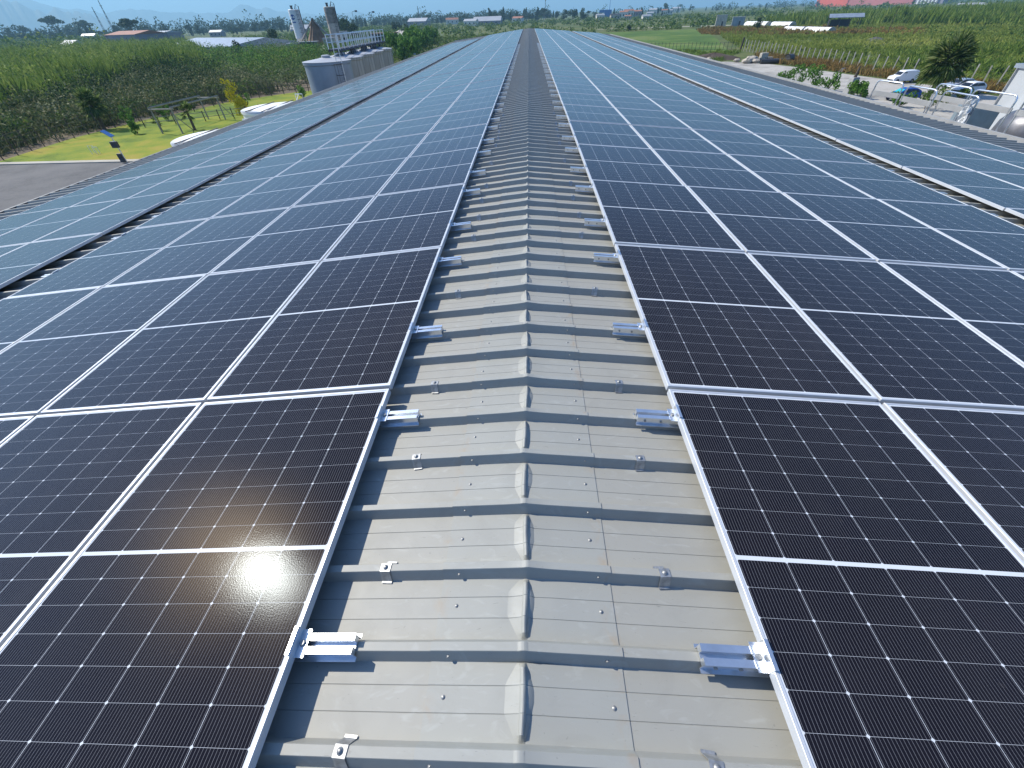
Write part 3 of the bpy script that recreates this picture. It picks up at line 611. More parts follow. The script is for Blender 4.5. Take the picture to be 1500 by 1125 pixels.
# tree belt along the horizon: (ratio X/Y from, to, Y, number, height)
belt=[(-.86,-.50,1500,26,15),(-.50,-.26,1500,26,13),(-.26,-.06,1650,24,13),(-.06,.04,1500,16,17),(.075,.20,1380,10,11),(.20,.34,1900,9,12),(.34,.75,1700,14,14)]
for a,b,Y_,n_,h_ in belt:
    n_=int(n_*1.5)
    for j in range(n_):
        rt_=a+(b-a)*(j+random.uniform(.0,1))/n_; yy=Y_*random.uniform(.88,1.15); side='left' if rt_<-.06 else ('centre' if rt_<.075 else 'right')
        place_tree(random.choice([0,1,2,3,4,5]),rt_*yy,yy,h_*random.uniform(.55,1.2),{'left':'small dark tree in the hazy belt on the left horizon','centre':'dark tree in the belt straight beyond the ridge','right':'small dark tree on the right part of the horizon'}[side],'distant trees on the horizon, '+side)
for i,x,y_,h,lab in [(0,71,1130,19,'tallest dark round tree on the horizon, right of the ridge line'),(4,86,1090,15,'dark tree directly right of the tallest horizon tree'),(1,60,1180,14,'lower dark tree directly left of the tallest horizon tree'),
    (0,268,1440,17,'broad dark tree at the right end of the distant village'),(1,292,1490,19,'tall dark tree right of the distant white houses'),(4,232,1450,14,'dark tree among the distant white village houses'),
    (3,-1221,1678,30,'umbrella-shaped pine tree above the plain at the far left'),(3,-1150,1690,24,'smaller umbrella pine beside the big far-left pine'),(1,-1308,1679,21,'bushy pale tree at the far left edge of the plain'),(0,-1010,1600,22,'dark clump of tree left of the lattice mast'),
    (3,-520,860,19,'wind-bent crown rising above the grey-mauve building'),(0,-176,640,17,'large round green tree between the silos and the lamp posts'),(1,-148,560,10,'bushy tree behind the rusty hopper'),(0,-150,760,12,'dark round tree right of the lamp posts'),(4,-128,690,8,'small dark bush tree left of the gravel heap'),
    (4,-150,330,6.5,'dark olive bush tree in front of the left silo'),(1,-165,420,9,'slim dark tree left of the left silo'),(0,74,504,4.5,'dark round bush at the far edge of the green crop field'),(4,141,426,6,'dark green bush beside the white tunnels'),(2,551,2400,19,'lone round tree on the right skyline')]:
    place_tree(i,x,y_,h,lab,None)
# ------------------------------------------------------------------ near plants
yt=empty('yellow_tree',(-54.6,112.3,G),0,'bright yellow young tree on the lawn by the round tank','tree')
rg=np.random.default_rng(5); kk=12; C=np.stack([rg.normal(0,.5,kk),rg.normal(0,.5,kk),np.linspace(.5,3.9,kk)],-1); C[:4,0]+=1.1; sc_=np.linspace(1.25,.45,kk); V,F=leaves(C,np.stack([sc_,sc_,sc_*.8],-1),1800,.24,rg); npmesh('crown',V,F,M['yellow'],parent=yt)
MB().tube([(0,0,-.05),(.05,0,1.5),(0,.05,3.4)],[.07,.05,.015],7).build('trunk',M['bark'],yt)
def fan_palm(loc,h,fl,nf,label,seed,skirt=True):
    root=empty('fan_palm',loc,0,label,'palm'); rr=random.Random(seed); t=MB()
    t.tube([(0,0,-.1),(.02*h,0,h*.3),(.03*h,0,h*.62)],[.05*h+.08,.045*h+.06,.04*h+.05],9); t.build('trunk',M['bark'],root)
    m=MB(); top=Vector((.03*h,0,h*.6))
    for i in range(nf):
        az_=rr.uniform(0,2*PI); el_=rr.uniform(-.6,1.4) if skirt else rr.uniform(-.1,1.4); L=fl*rr.uniform(.75,1.15)
        d=Vector((math.cos(az_)*math.cos(el_),math.sin(az_)*math.cos(el_),math.sin(el_))); c=top+d*L*.45; sd=d.cross(Vector((0,0,1))).normalized(); un=sd.cross(d)
        m.tube([top,c],[.02,.012],4)
        for q in range(11):
            an=(q-5)/5*1.25; dd=(d*math.cos(an)+sd*math.sin(an)+Vector((0,0,-.18-.12*abs(an)))).normalized(); l2=L*.55*(1-.25*abs(an)); wv=dd.cross(un).normalized()*.085*fl*.45
            e=c+dd*l2+Vector((0,0,-.12*l2)); md=c+dd*l2*.5
            m.add([c,md+wv,e,md-wv],[(0,1,2,3)])
    m.build('fronds',M['palm'],root); return root
fan_palm((-54.6,94.7,G),3.0,1.5,26,'small fan palm with fallen dark trunk beside the timber pergola',3)
fan_palm((-73.2,99.1,G),4.2,2.3,80,'bushy green palm standing against the wire fence',4)
fan_palm((-60.8,95.5,G),1.4,1.0,14,'tiny pale green palm left of the timber pergola',6,False)
fan_palm((66.8,106.5,G),5.4,3.7,190,'big windblown palm with hanging fronds beside the white van',8)
def leafy(loc,h,r,n,label,seed,mat='banana',ls=.3,name='leafy_shrub',cat='shrub',grp=None):
    root=empty(name,loc,0,label,cat,grp); rg=np.random.default_rng(seed); k_=8; C=np.stack([rg.normal(0,r*.5,k_),rg.normal(0,r*.5,k_),rg.uniform(h*.25,h*.85,k_)],-1); R_=np.stack([np.full(k_,r*.42)]*2+[np.full(k_,h*.24)],-1)
    V,F=leaves(C,R_,n,ls,rg); V[:,2]=np.maximum(V[:,2],.03); npmesh('foliage',V,F,M[mat],parent=root)
    t=MB()
    for c in C: t.tube([(0,0,0),(c[0]*.6,c[1]*.6,c[2]*.5),tuple(c)],[.035,.025,.01],5)
    t.build('stem',M['bark'],root); return root
for i,(x,y_,h,r_,lab) in enumerate([(51.5,129.5,2.4,1.6,'leftmost leafy shrub over the right roof edge'),(53.2,125.8,2.7,1.5,'leafy shrub second from left over the right roof edge'),(54.4,121.6,3.0,1.7,'tallest bright shrub over the right roof edge'),(54.8,117.5,2.2,1.5,'low shrub right of the tallest roof-edge shrub'),
    (55.2,108.3,1.9,1.1,'green shrub right of the grey vent cowl'),(55.4,105.6,1.7,1.0,'small green shrub left of the blue car'),(56.3,95.0,1.8,1.7,'round green bush in front of the blue car'),(58.5,92.5,2.6,2.2,'dark green bush below the big palm'),(68.5,101.5,1.3,1.2,'small dark plant in the yard before the silver cars')]):
    leafy((x,y_,G),h,r_,650,lab,60+i,'banana' if i<7 else 'shrub')
for i,(x,y_,h,r_,lab) in enumerate([(-63.5,93,1.5,.8,'pale sapling on the lawn left of the pergola'),(-70.8,103,2.2,1.1,'leafy sapling by the wire fence behind the big green palm'),(-66.5,108,1.9,.9,'slim sapling behind the pergola by the fence'),(-57.0,121,2.0,1.0,'young green tree on the lawn behind the yellow tree'),(-50.0,136,2.2,1.1,'young green tree near the grey tank')]): leafy((x,y_,G),h,r_,420,lab,130+i,'banana',.28,'sapling','sapling')
for i in range(16):
    t=i/15; x=-53-11*t+random.uniform(-3.5,3.5); y_=262+150*t+random.uniform(-6,6)
    leafy((x,y_,G),5.6+random.uniform(-1,1.4),4.2,700,'tall broad-leaved plant in the thicket right of the concrete tanks',90+i,'banana',1.0,'broad_leaved_plant','plant','broad-leaved thicket right of the tanks')
# ------------------------------------------------------------------ fences
def fence(name,pts,step,h,r,label,mat,rails=(),wires=(),posts_sq=False,rmat=None,lean=.04,skip=0):
    P=[Vector((*Q(a,b),G)) for a,b in pts]; h*=ZK; step*=.8; root=empty(name,P[0],0,label,'fence',raw=True); o=P[0]; prev=None; carry=0; allp=[]
    for A,B in zip(P[:-1],P[1:]):
        L=(B-A).length; t=carry
        while t<L: allp.append(A+(B-A)*(t/L)); t+=step
        carry=t-L
    for i,q in enumerate(allp[:98]):
        rr=random.Random(i+hash(name)%7 if False else i*13+len(allp)); q=q-o; tp=q+Vector((rr.uniform(-lean,lean)*h,rr.uniform(-lean,lean)*h,h*rr.uniform(.94,1.06)))
        MB().tube([q+Vector((0,0,-.1)),tp],r,4 if posts_sq else 6).build('post',mat,root)
    for z in rails:
        m=MB(); m.tube([q-o+Vector((0,0,z*ZK)) for q in allp],r*.62,5); m.build('rail',rmat or mat,root)
    if wires:
        m=MB()
        for z in wires: m.tube([q-o+Vector((0,0,z*ZK)) for q in allp],.012,3)
        m.build('wire',M['dksteel'],root)
    return root
fence('wire_fence',[(-71,60),(-70.6,71.3),(-72.6,84),(-72.2,96),(-71,112),(-69.5,124),(-67.5,136),(-62,150),(-55,162)],2.9,2.1,.06,'dark leaning wire fence posts behind the lawn on the left',M['post'],wires=(.5,1.0,1.5,1.9),lean=.07)
fence('rail_fence',[(-66,99.5),(-61.5,102.4),(-57.9,104.7),(-54,108),(-44,116)],2.6,1.2,.07,'weathered post-and-rail fence across the lawn behind the pergola',M['post'],rails=(.5,1.0),rmat=M['greywood'])
fence('rail_fence',[(-67,119),(-66.3,131),(-61.2,142),(-57.9,146.5),(-53.4,151),(-44,160)],3.3,1.5,.08,'dark post-and-rail fence at the far side of the lawn',M['post'],rails=(.6,1.25),lean=.1)
fence('concrete_post_fence',[(76,236),(76,200),(76.3,150),(79.5,124),(80.6,108),(82.5,90),(84,70)],2.9,2.5,.12,'long fence of pale slanting concrete posts along the meadow',M['conc'],posts_sq=True,wires=(.6,1.2,1.8,2.2))
fence('dark_fence',[(40,262),(54.4,251),(66,243),(74.6,238.5)],1.6,2.0,.06,'dark iron fence left of the big dark post',M['dksteel'],rails=(.4,1.8))
tag(MB().tube([(*Q(75.5,238.5),G-.1),(*Q(75.8,238.5),G+3.6)],.3,8).build('wooden_post',M['post']),'thick dark wooden post where the two right-hand fences meet','post')
# pergola
pg=empty('pergola',(-56,92,G),0,'weathered timber pergola frame standing on the lawn','pergola')
for x,y_ in ((-2.6,0),(.9,-.3),(1.4,11.6),(-2.2,12.4)): MB().box((x,y_,1.2),(.16,.16,2.4)).build('post',M['greywood'],pg)
for a,b in (((-2.9,0,2.48),(1.3,-.3,2.48)),((1.0,-.6,2.64),(1.5,12,2.64)),((-2.6,-.4,2.64),(-2.2,12.8,2.64)),((-2.5,12.4,2.48),(1.8,11.6,2.48))): MB().tube([a,b],.09,4).build('beam',M['greywood'],pg)
for a in ((.9,-.3),(1.4,11.6)): MB().tube([(a[0],a[1],1.9),(a[0]+.2,a[1]+2.6,.0)],.07,4).build('brace',M['greywood'],pg)
# solar street lamp
lp=empty('solar_lamp',(-50.9,69.6,G),0,'short solar lamp with blue panel and dark box on a steel pole','lamp post')
MB().tube([(0,0,0),(-.1,.0,2.3)],.06,8).build('pole',M['galv'],lp)
MB().box((-.35,.0,2.45),(1.0,.7,.05),M=Matrix.Rotation(.5,3,'Y')).build('blue_panel',M['bluep'],lp)
MB().box((-.25,.0,1.55),(.75,.4,.5)).build('box',M['dksteel'],lp)
MB().box((-.45,.0,.45),(.5,.3,.7)).build('base_box',M['dksteel'],lp)
# small white garden chair-like frame on the lawn
bq=empty('garden_tap_frame',(-59.5,76,G),0,'small pale tubular frame standing alone on the lawn','frame')
MB().tube([(-.4,0,0),(-.4,0,.8),(.3,0,.8),(.3,0,0)],.035,6).build('hoop',M['white'],bq); MB().tube([(-.4,.5,0),(-.4,.5,.6),(.3,.5,.6),(.3,.5,0)],.035,6).build('hoop',M['white'],bq)
# ------------------------------------------------------------------ tanks on the left
def low_tank(loc,r_,h,label):
    root=empty('round_tank',loc,0,label,'tank',k=(.86,.86,ZK)); MB().lathe((0,0,0),[(r_,0),(r_,h-.25),(r_+.12,h-.2),(r_+.12,h)],48).build('shell',M['white'],root,auto=.5)
    MB().lathe((0,0,0),[(r_+.1,h+.005),(r_*.5,h+.12),(.1,h+.2)],48).build('lid',M['white'],root,smooth=True)
    for k_ in (-1,0,1):
        MB().box((k_*r_*.55,0,h+.16-.05*abs(k_)),(.14,2*r_*math.sqrt(1-(k_*.55)**2)*.98,.06)).build('lid_seam',M['dksteel'],root)
    m=MB(); m.tube([(r_*.2,r_*.8,h),(r_*.2,r_*.8,h+.8),(r_*.2+1.2,r_*.8,h+.8),(r_*.2+1.2,r_*.8,h)],.06,6); m.tube([(r_*.2+.6,r_*.8,h+.8),(r_*.2+.2,r_*.8-.9,h)],.05,6); m.build('hatch_frame',M['white'],root); return root
low_tank((-38.6,72.2,G),5.6,1.7,'white-lidded round tank nearest the camera beside the left roof edge')
low_tank((-37.0,89.5,G),5.4,2.5,'second white-lidded round tank, beside the yellow tree')
TK=empty; 
for i in range(5):
    y_=72.8+6.5*i; x=-22.6-.12*i
    root=empty('storage_tank',(x,y_,G),0,['smooth grey steel tank at the near end of the tank row','first stained concrete tank behind the grey tank','middle stained concrete tank of the tank row','fourth tank of the row, stained concrete','farthest stained concrete tank of the tank row'][i],'storage tank','storage tanks standing in a row left of the roof',k=(.88,.88,ZK))
    mt=M['tankgrey'] if i==0 else M['stain']
    MB().lathe((0,0,0),[(2.65,0),(2.65,6.75),(2.75,6.8),(2.75,6.98)],40).build('shell',mt,root,auto=.5)
    MB().lathe((0,0,0),[(2.78,6.99),(1.2,7.13),(.5,7.2),(.5,7.35),(.3,7.38)],40).build('cone_roof',M['greyroof'],root,auto=.5)
    m=MB()
    for a in range(0,360,90): m.tube([(2.72*math.cos(math.radians(a)),2.72*math.sin(math.radians(a)),0),(2.72*math.cos(math.radians(a)),2.72*math.sin(math.radians(a)),6.8)],.06,5)
    m.build('downpipe',M['dksteel'],root) if False else None
ld=empty('caged_ladder',(-20.6,70.7,G),0,'steel ladder with dark safety cage on the nearest grey tank','ladder')
m=MB(); m.tube([(-.28,0,0),(-.28,0,8.6)],.04,6); m.tube([(.28,0,0),(.28,0,8.6)],.04,6); m.build('stile',M['galv'],ld)
for k_ in range(26): MB().tube([(-.28,0,.3+k_*.3),(.28,0,.3+k_*.3)],.02,5).build('rung',M['galv'],ld)
for k_ in range(8):
    z=1.6+k_*.75; MB().tube([(.62*math.cos(a)*.75,-.38+.55*math.sin(a)*-1,z) for a in [PI*j/10 for j in range(11)]],.022,5).build('cage_hoop',M['dksteel'],ld)
for a in (.2,.5,.8): MB().tube([(.62*.75*math.cos(PI*a),-.38-.55*math.sin(PI*a),1.6),(.62*.75*math.cos(PI*a),-.38-.55*math.sin(PI*a),6.85)],.02,5).build('cage_strap',M['dksteel'],ld)
cw=empty('catwalk',(-22.9,90.5,G),0,'grey steel catwalk with white railing posts above the concrete tanks','catwalk',k=(.9,.72,ZK))
MB().box((0,0,7.55),(1.4,25,.12)).build('deck',M['dksteel'],cw)
for sx in (-.7,.7):
    MB().tube([(sx,-12.5,7.5),(sx,12.5,7.5)],.08,5).build('side_beam',M['dksteel'],cw)
    for k_ in range(13): MB().tube([(sx,-12.4+k_*2.06,7.5),(sx,-12.4+k_*2.06,8.65)],.055,6).build('railing_post',M['white'],cw)
    for z in (8.05,8.6): MB().tube([(sx,-12.5,z),(sx,12.5,z)],.03,5).build('handrail',M['galv'],cw)
m=MB()
for k_ in range(12): m.tube([(.7,-12.4+k_*2.06,7.45),(.7,-11.4+k_*2.06,7.0),(.7,-10.35+k_*2.06,7.45)],.04,4)
m.build('truss',M['dksteel'],cw)
for y_ in (-11,-5.5,0,5.5,11): MB().tube([(0,y_,7.0),(0,y_,7.55)],.09,6).build('support',M['dksteel'],cw)
# ------------------------------------------------------------------ batching plant far left
def silo(loc,label,body,h,topmat,logo):
    root=empty('cement_silo',loc,0,label,'silo'); root.scale=(1.2,1.2,1.08); MB().lathe((0,0,0),[(.5,2.2),(2.3,5.0),(2.3,h),(2.1,h+.15)],28).build('shell',body,root,auto=.5)
    for a in (45,135,225,315): MB().tube([(2.1*math.cos(math.radians(a)),2.1*math.sin(math.radians(a)),0),(2.1*math.cos(math.radians(a)),2.1*math.sin(math.radians(a)),5.2)],.16,6).build('leg',M['white'],root)
    MB().lathe((-.7,0,h),[(.45,.1),(.45,1.3),(.6,1.35),(.6,1.6)],14).build('filter_cap',M['dksteel'],root,auto=.5)
    MB().tube([(2.6,-.6,0),(2.6,-.6,h+1.2),(1.6,-.6,h+1.9),(.6,0,h+.3)],.16,8).build('fill_pipe',M['dksteel'],root)
    m=MB(); m.tube([(1.7,-2.0,1),(1.7,-2.0,h+.8)],.05,5); m.tube([(2.2,-1.7,1),(2.2,-1.7,h+.8)],.05,5)
    for k_ in range(int(h/1.0)): m.tube([(1.7,-2.0,1+k_),(2.2,-1.7,1+k_)],.04,4)
    for k_ in range(int(h/1.6)): m.tube([(1.5+.9*math.cos(a)+.5,-1.9-.75*math.sin(a),2.5+k_*1.6) for a in [PI*j/6 for j in range(7)]],.05,4)
    m.build('ladder',M['dksteel'],root)
    if logo:
        # blue round emblem and a short dark band on the curved white shell
        m=MB(); c0=-1.95
        for j in range(18):
            for rr0,rr1 in ((0,1.0),):
                a0=2*PI*j/18;a1=2*PI*(j+1)/18
                def P(r2,a): 
                    x=r2*math.cos(a)/2.3; return (2.32*math.sin(x+.0+c0*0-.15),-2.32*math.cos(x-.15),h-2.6+r2*math.sin(a))
                m.add([P(0,0),P(1.0,a0),P(1.0,a1)],[(0,1,2)])
        m.build('round_emblem',M['logo'],root)
        m=MB()
        for j in range(8):
            a0=-.5+j*.09; a1=a0+.09; m.add([(2.32*math.sin(a0),-2.32*math.cos(a0),h-4.7),(2.32*math.sin(a1),-2.32*math.cos(a1),h-4.7),(2.32*math.sin(a1),-2.32*math.cos(a1),h-4.3),(2.32*math.sin(a0),-2.32*math.cos(a0),h-4.3)],[(0,1,2,3)])
        m.build('lettering_band',M['logo'],root)
    else:
        MB().lathe((0,0,h-6),[(2.35,0),(2.35,5.6)],28,closed=False).build('brown_band',topmat,root,auto=.5)
    return root
silo((-135,391,G),'white cement silo with blue round emblem, left of the rusty hopper','',15.6,None,True) if False else silo((-135,391,G),'white cement silo with blue round emblem, left of the rusty hopper',M['white'],15.6,None,True)
silo((-115.5,396,G),'pale cement silo with brown upper band, right of the rusty hopper',M['conc'],16.2,M['brownband'],False)
hp=empty('aggregate_hopper',(-122.7,382,G),0,'rusty brown conical hopper with conveyor between the two silos','hopper')
MB().lathe((0,0,0),[(6.4,2.2),(4.2,5.0),(2.2,7.8),(.7,9.8),(.25,10.4)],11).build('cone',M['rust'],hp)
for a in range(0,360,60): MB().tube([(6*math.cos(math.radians(a)),6*math.sin(math.radians(a)),0),(6*math.cos(math.radians(a)),6*math.sin(math.radians(a)),2.4),(.3*math.cos(math.radians(a)),.3*math.sin(math.radians(a)),10.6)],.16,5).build('frame_leg',M['rust'],hp)
MB().tube([(0,0,10.2),(11,1,1.2)],.45,4).build('conveyor',M['greywood'],hp)
MB().tube([(0,0,10.2),(-11.5,0,2.0)],.35,4).build('conveyor',M['greywood'],hp)
for i,(x,y_,w,d_,h,lab) in enumerate([(-134,372,7,5,3,'grey concrete bin block left at the foot of the left silo'),(-123.5,368,9,5,3.4,'long dark concrete bin below the rusty hopper'),(-113,372,6,4,4.2,'grey control cabin below the right silo'),(-139,383,4,4,2.2,'small pale block far left of the silos'),(-106,380,4,4,6,'pale narrow cabinet right of the right silo')]):
    o=empty('bin_block',(x,y_,G),.1*i,lab,'concrete block'); MB().box((0,0,h/2),(w,d_,h)).build('body',M['conc' if i!=1 else 'dksteel'],o,bevel=.1); MB().box((0,0,h+.1),(w+.3,d_+.3,.2)).build('top',M['greyroof'],o)
    MB().box((0,-d_/2-.03,h*.4),(w*.4,.06,h*.6)).build('opening_shade',M['dark'],o)  # solid dark box: the shade of the bin mouth put into colour
dtk=empty('settling_tank',(-81,372,G),0,'low dark square tank with flat rim right of the catwalk','tank'); MB().box((0,0,2.5),(12,14,5)).build('shell',M['dksteel'],dtk); MB().box((0,0,5.15),(12.6,14.6,.3)).build('rim',M['rust'],dtk)
for k_ in range(5): MB().box((-5+k_*2.5,-7.15,2.4),(.3,.3,4.8)).build('rib',M['dksteel'],dtk)
def heap(name,c,rx,ry,h,mat,label,cat,seed,n=26):
    rg=random.Random(seed); V=[];Fc=[]; nr=9
    for j in range(nr+1):
        t=j/nr
        for i in range(n):
            a=2*PI*i/n; q=1+.16*math.sin(3*a+seed)+.08*math.sin(7*a)+rg.uniform(-.06,.06); V.append((rx*t*q*math.cos(a),ry*t*q*math.sin(a),h*max(0,(1-t**1.3))*(1+rg.uniform(-.12,.12))-.05))
    for j in range(nr):
        for i in range(n): i2=(i+1)%n; Fc.append((j*n+i,(j+1)*n+i,(j+1)*n+i2,j*n+i2))
    m=MB(); m.add(V,Fc); return tag(m.build(name,mat,loc=(*Q(c[0],c[1]),G),smooth=True),label,cat)
heap('gravel_heap',(-90,470),13,13,6.0,M['gravelm'],'pale gravel heap behind the broad-leaved thicket','gravel heap',4)
heap('soil_heap',(57,203),9,3.5,1.6,M['soil'],'dark soil bank at the far end of the concrete yard','soil heap',5)
heap('rubble_heap',(53,193.5),1.9,1.3,1.2,M['rock'],'small pale rubble heap at the roof edge before the soil bank','rubble heap',6,12)
heap('gravel_heap',(133,262),5,4,1.3,M['asphalt'],'low grey gravel heap in the meadow right of the utility pole','gravel heap',9)
def rock(c,r_,label,seed,mat='rock',name='rock_block',cat='rock'):
    rg=random.Random(seed); m=MB(); n=9; V=[];Fc=[]
    for j in range(6):
        t=j/5*PI
        for i in range(n): a=2*PI*i/n; q=rg.uniform(.82,1.12); V.append((r_*1.3*q*math.sin(t)*math.cos(a),r_*q*math.sin(t)*math.sin(a),r_*.75*(1-math.cos(t)*q)*.8))
    for j in range(5):
        for i in range(n): i2=(i+1)%n; Fc.append((j*n+i,j*n+i2,(j+1)*n+i2,(j+1)*n+i))
    m.add(V,Fc); return tag(m.build(name,M[mat],loc=(*Q(c[0],c[1]),G+(c[2] if len(c)>2 else 0))),label,cat)
for i,(x,y_,z,r_,lab) in enumerate([(61,184,0,1.0,'pale rock at the left end of the rubble row'),(62.6,185.5,0,1.3,'largest pale rock in the rubble row'),(64,188,0,1.1,'rock behind the largest pale rock'),(63.3,183.5,0,.8,'orange-tinted rock in front of the rubble row'),(60,190,0,.7,'small rock behind the left end of the rubble row')]): rock((x,y_,z),r_,lab,i)
for i,(x,y_,z,lab) in enumerate([(66,187,0,'lower concrete block beside the black pipes'),(66.3,187.2,1.0,'concrete block stacked on top beside the black pipes'),(68.3,188,0,'right-hand concrete block behind the black pipes'),(64.6,190.5,0,'concrete block farthest back in the rubble row')]):
    tag(MB().box((0,0,.5),(1.9,1.0,1.0),rz=.2*i).build('concrete_block',M['conc'],loc=(*Q(x,y_),G+z),bevel=.06),lab,'concrete block')
for i,(a,b,r_,lab) in enumerate([((63.5,180.5),(70.5,179.0),.55,'long black plastic pipe lying before the rubble'),((65,182),(70,181.5),.5,'second black pipe lying behind the long one'),((70.5,180.8),(71.9,181.8),.95,'short wide black drum at the right end of the pipes')]):
    m=MB(); A=Vector((*Q(*a),G+r_)); B=Vector((*Q(*b),G+r_)); o=empty('drain_pipe',A,0,lab,'pipe',raw=True); B=B-A; m.tube([(0,0,0),B],r_,20,caps=False); m.build('pipe_wall',M['pipe'],o,smooth=True); MB().tube([B*.02,B*.98],r_*.86,20).build('bore_shade',M['dark'],o); MB().tube([B*.96,B],r_*1.08,20,caps=False).build('socket',M['pipe'],o,smooth=True)  # closed dark inner tube paints the shade inside the pipe
tag(MB().box((0,0,.35),(2.2,1.3,.7),rz=.5,taper=.4).build('tarpaulin_bundle',M['pipe'],loc=(*Q(73,152),G),bevel=.15),'dark tarpaulin bundle alone by the concrete-post fence','bundle')
# ------------------------------------------------------------------ cars
def car(loc,rz,paint,label,van=False,cover=None):
    root=empty('parked_van' if van else 'parked_car',loc,rz,label,'van' if van else 'car',k=(.95,.95,1.05)); L=4.5;W_=1.78
    # side profile (x forward = -X), half-length stations
    if van: lo=[(-2.2,.35),(-2.25,.75),(-2.05,1.0),(-1.35,1.12),(-.75,1.68),(-.45,1.82),(1.9,1.85),(2.2,1.7),(2.25,.9),(2.22,.35)]
    else: lo=[(-2.2,.35),(-2.28,.62),(-2.1,.85),(-1.1,1.0),(-.35,1.45),(.1,1.56),(1.3,1.55),(2.05,1.25),(2.2,.95),(2.25,.4)]
    m=MB(); n=len(lo); ws=[.86 if z>1.2 else 1. for x,z in lo]
    V=[]; 
    for s_ in (-1,1):
        for (x,z),w in zip(lo,ws): V.append((x,s_*W_/2*w,z))
    m.add(V,[(i,(i+1)%n,(i+1)%n+n,i+n) for i in range(n)]+[tuple(range(n-1,-1,-1)),tuple(range(n,2*n))])
    m.build('body',paint,root,bevel=.07,auto=.7)
    def quad(name,pts,mat):
        mm=MB(); c=Vector((0,0,1)); P=[Vector(q) for q in pts]; nn=(P[1]-P[0]).cross(P[2]-P[0]).normalized(); ctr=sum(P,Vector())/len(P)
        if nn.dot(ctr-Vector((.3,0,1)))<0: nn=-nn
        mm.add([q+nn*.02 for q in P]+[q-nn*.04 for q in P],[(0,1,2,3),(7,6,5,4),(0,4,5,1),(1,5,6,2),(2,6,7,3),(3,7,4,0)]); return mm.build(name,mat,root)
    if van: quad('windscreen',[(-1.27,-.72,1.2),(-1.27,.72,1.2),(-.82,.68,1.64),(-.82,-.68,1.64)],M['carglass'])
    else: quad('windscreen',[(-1.0,-.74,1.06),(-1.0,.74,1.06),(-.42,.66,1.42),(-.42,-.66,1.42)],cover or M['carglass']); 
    for s_ in (-1,1):
        if van: quad('side_window',[(-1.15,s_*.84,1.2),(-.2,s_*.84,1.2),(-.2,s_*.79,1.62),(-.75,s_*.79,1.62)],M['carglass'])
        else:
            quad('side_window',[(-.85,s_*.865,1.06),(.35,s_*.865,1.06),(.35,s_*.79,1.42),(-.25,s_*.79,1.42)],M['carglass']); quad('side_window',[(.45,s_*.865,1.06),(1.8,s_*.85,1.08),(1.4,s_*.79,1.42),(.45,s_*.79,1.42)],M['carglass'])
        quad('headlight',[(-2.2,s_*.62,.68),(-2.2,s_*.84,.68),(-2.12,s_*.84,.84),(-2.12,s_*.62,.84)],M['lampglass'])
        for x in (-1.4,1.42):
            w=empty('wheel',raw=True); w.parent=root; w.location=(x,s_*.80,.33); w.rotation_euler=(PI/2,0,0)
            MB().lathe((0,0,-.1),[(.22,0),(.32,0),(.34,.03),(.34,.17),(.32,.2),(.22,.2)],20).build('tyre',M['tyre'],w,auto=.6); MB().lathe((0,0,-.105),[(.02,0),(.21,.01),(.21,.2),(.02,.21)],16).build('rim',M['carsilver'],w,auto=.6)
    quad('rear_window',[(2.24,-.62,1.1),(2.24,.62,1.1),(2.2,.6,1.5),(2.2,-.6,1.5)] if van else [(2.12,-.62,1.12),(2.12,.62,1.12),(1.72,.6,1.38),(1.72,-.6,1.38)],M['carglass'])
    MB().box((-2.24,0,.5),(.12,1.3,.16)).build('grille',M['dark'],root); MB().box((2.24,0,.45),(.1,1.7,.2)).build('rear_bumper',M['dark'],root)
    return root
car((72.4,126.3,G+.02),.05,M['carwhite'],'small white panel van parked by the fence left of the big palm',True)
car((74.6,112.6,G+.02),.12,M['carsilver'],'silver car parked farther back, right of the big palm')
car((73.2,107.6,G+.02),.12,M['carwhite'],'white estate car parked in front of the silver car')
car((60.2,102.6,G+.02),-.05,M['carblue'],'blue car with teal windscreen behind the roof railing',False,M['teal'])
# ------------------------------------------------------------------ things along the right eave
def hoop(pts_label,A,B,zt,zb,mid,label):
    """inverted-U guard rail between A and B"""
    A=Vector((*A,0));B=Vector((*B,0)); u=(B-A).normalized(); root=empty('guard_rail_frame',(A.x,A.y,zb),0,label,'guard rail','galvanised guard rail frames beside the right roof edge',raw=True); o=Vector((A.x,A.y,zb)); r_=.13
    pts=[Vector((A.x,A.y,zb)),Vector((A.x,A.y,zt-r_))]+[Vector((A.x,A.y,zt-r_))+u*(r_*(1-math.cos(a)))+Vector((0,0,r_*math.sin(a))) for a in (PI/6,PI/3,PI/2)]+[Vector((B.x,B.y,zt-r_))-u*(r_*(1-math.cos(a)))+Vector((0,0,r_*math.sin(a))) for a in (PI/2,PI/3,PI/6)]+[Vector((B.x,B.y,zt-r_)),Vector((B.x,B.y,zb))]
    MB().tube([q-o for q in pts],.022,10).build('tube_frame',M['galv'],root,smooth=True)
    if mid:
        c=(A+B)/2-Vector((o.x,o.y,0)); c.z=zt-.38-zb; an=math.atan2(u.y,u.x); MB().box(c,((B-A).length+.1,.03,.15),rz=an).build('mid_board',M['greyb'],root,bevel=.005)
    for q in (A,B): MB().box((q.x-o.x,q.y-o.y,.01),(.12,.12,.02)).build('foot_plate',M['galv'],root)
    return root
ZT,ZB=-.75,-1.95
fr=[((12.66,17.88),(12.91,16.9),'first'),((12.71,16.43),(12.83,15.32),'second'),((12.95,15.2),(12.97,13.95),'third')]
for a,b,nm in fr: hoop(nm,a,b,ZT,ZB,True,'%s guard rail frame of the nearer row, counted from the palm'%nm)
fr=[((13.88,16.68),(14.02,15.5),'left'),((13.92,15.3),(14.06,14.0),'middle'),((14.07,13.75),(14.2,12.4),'right')]
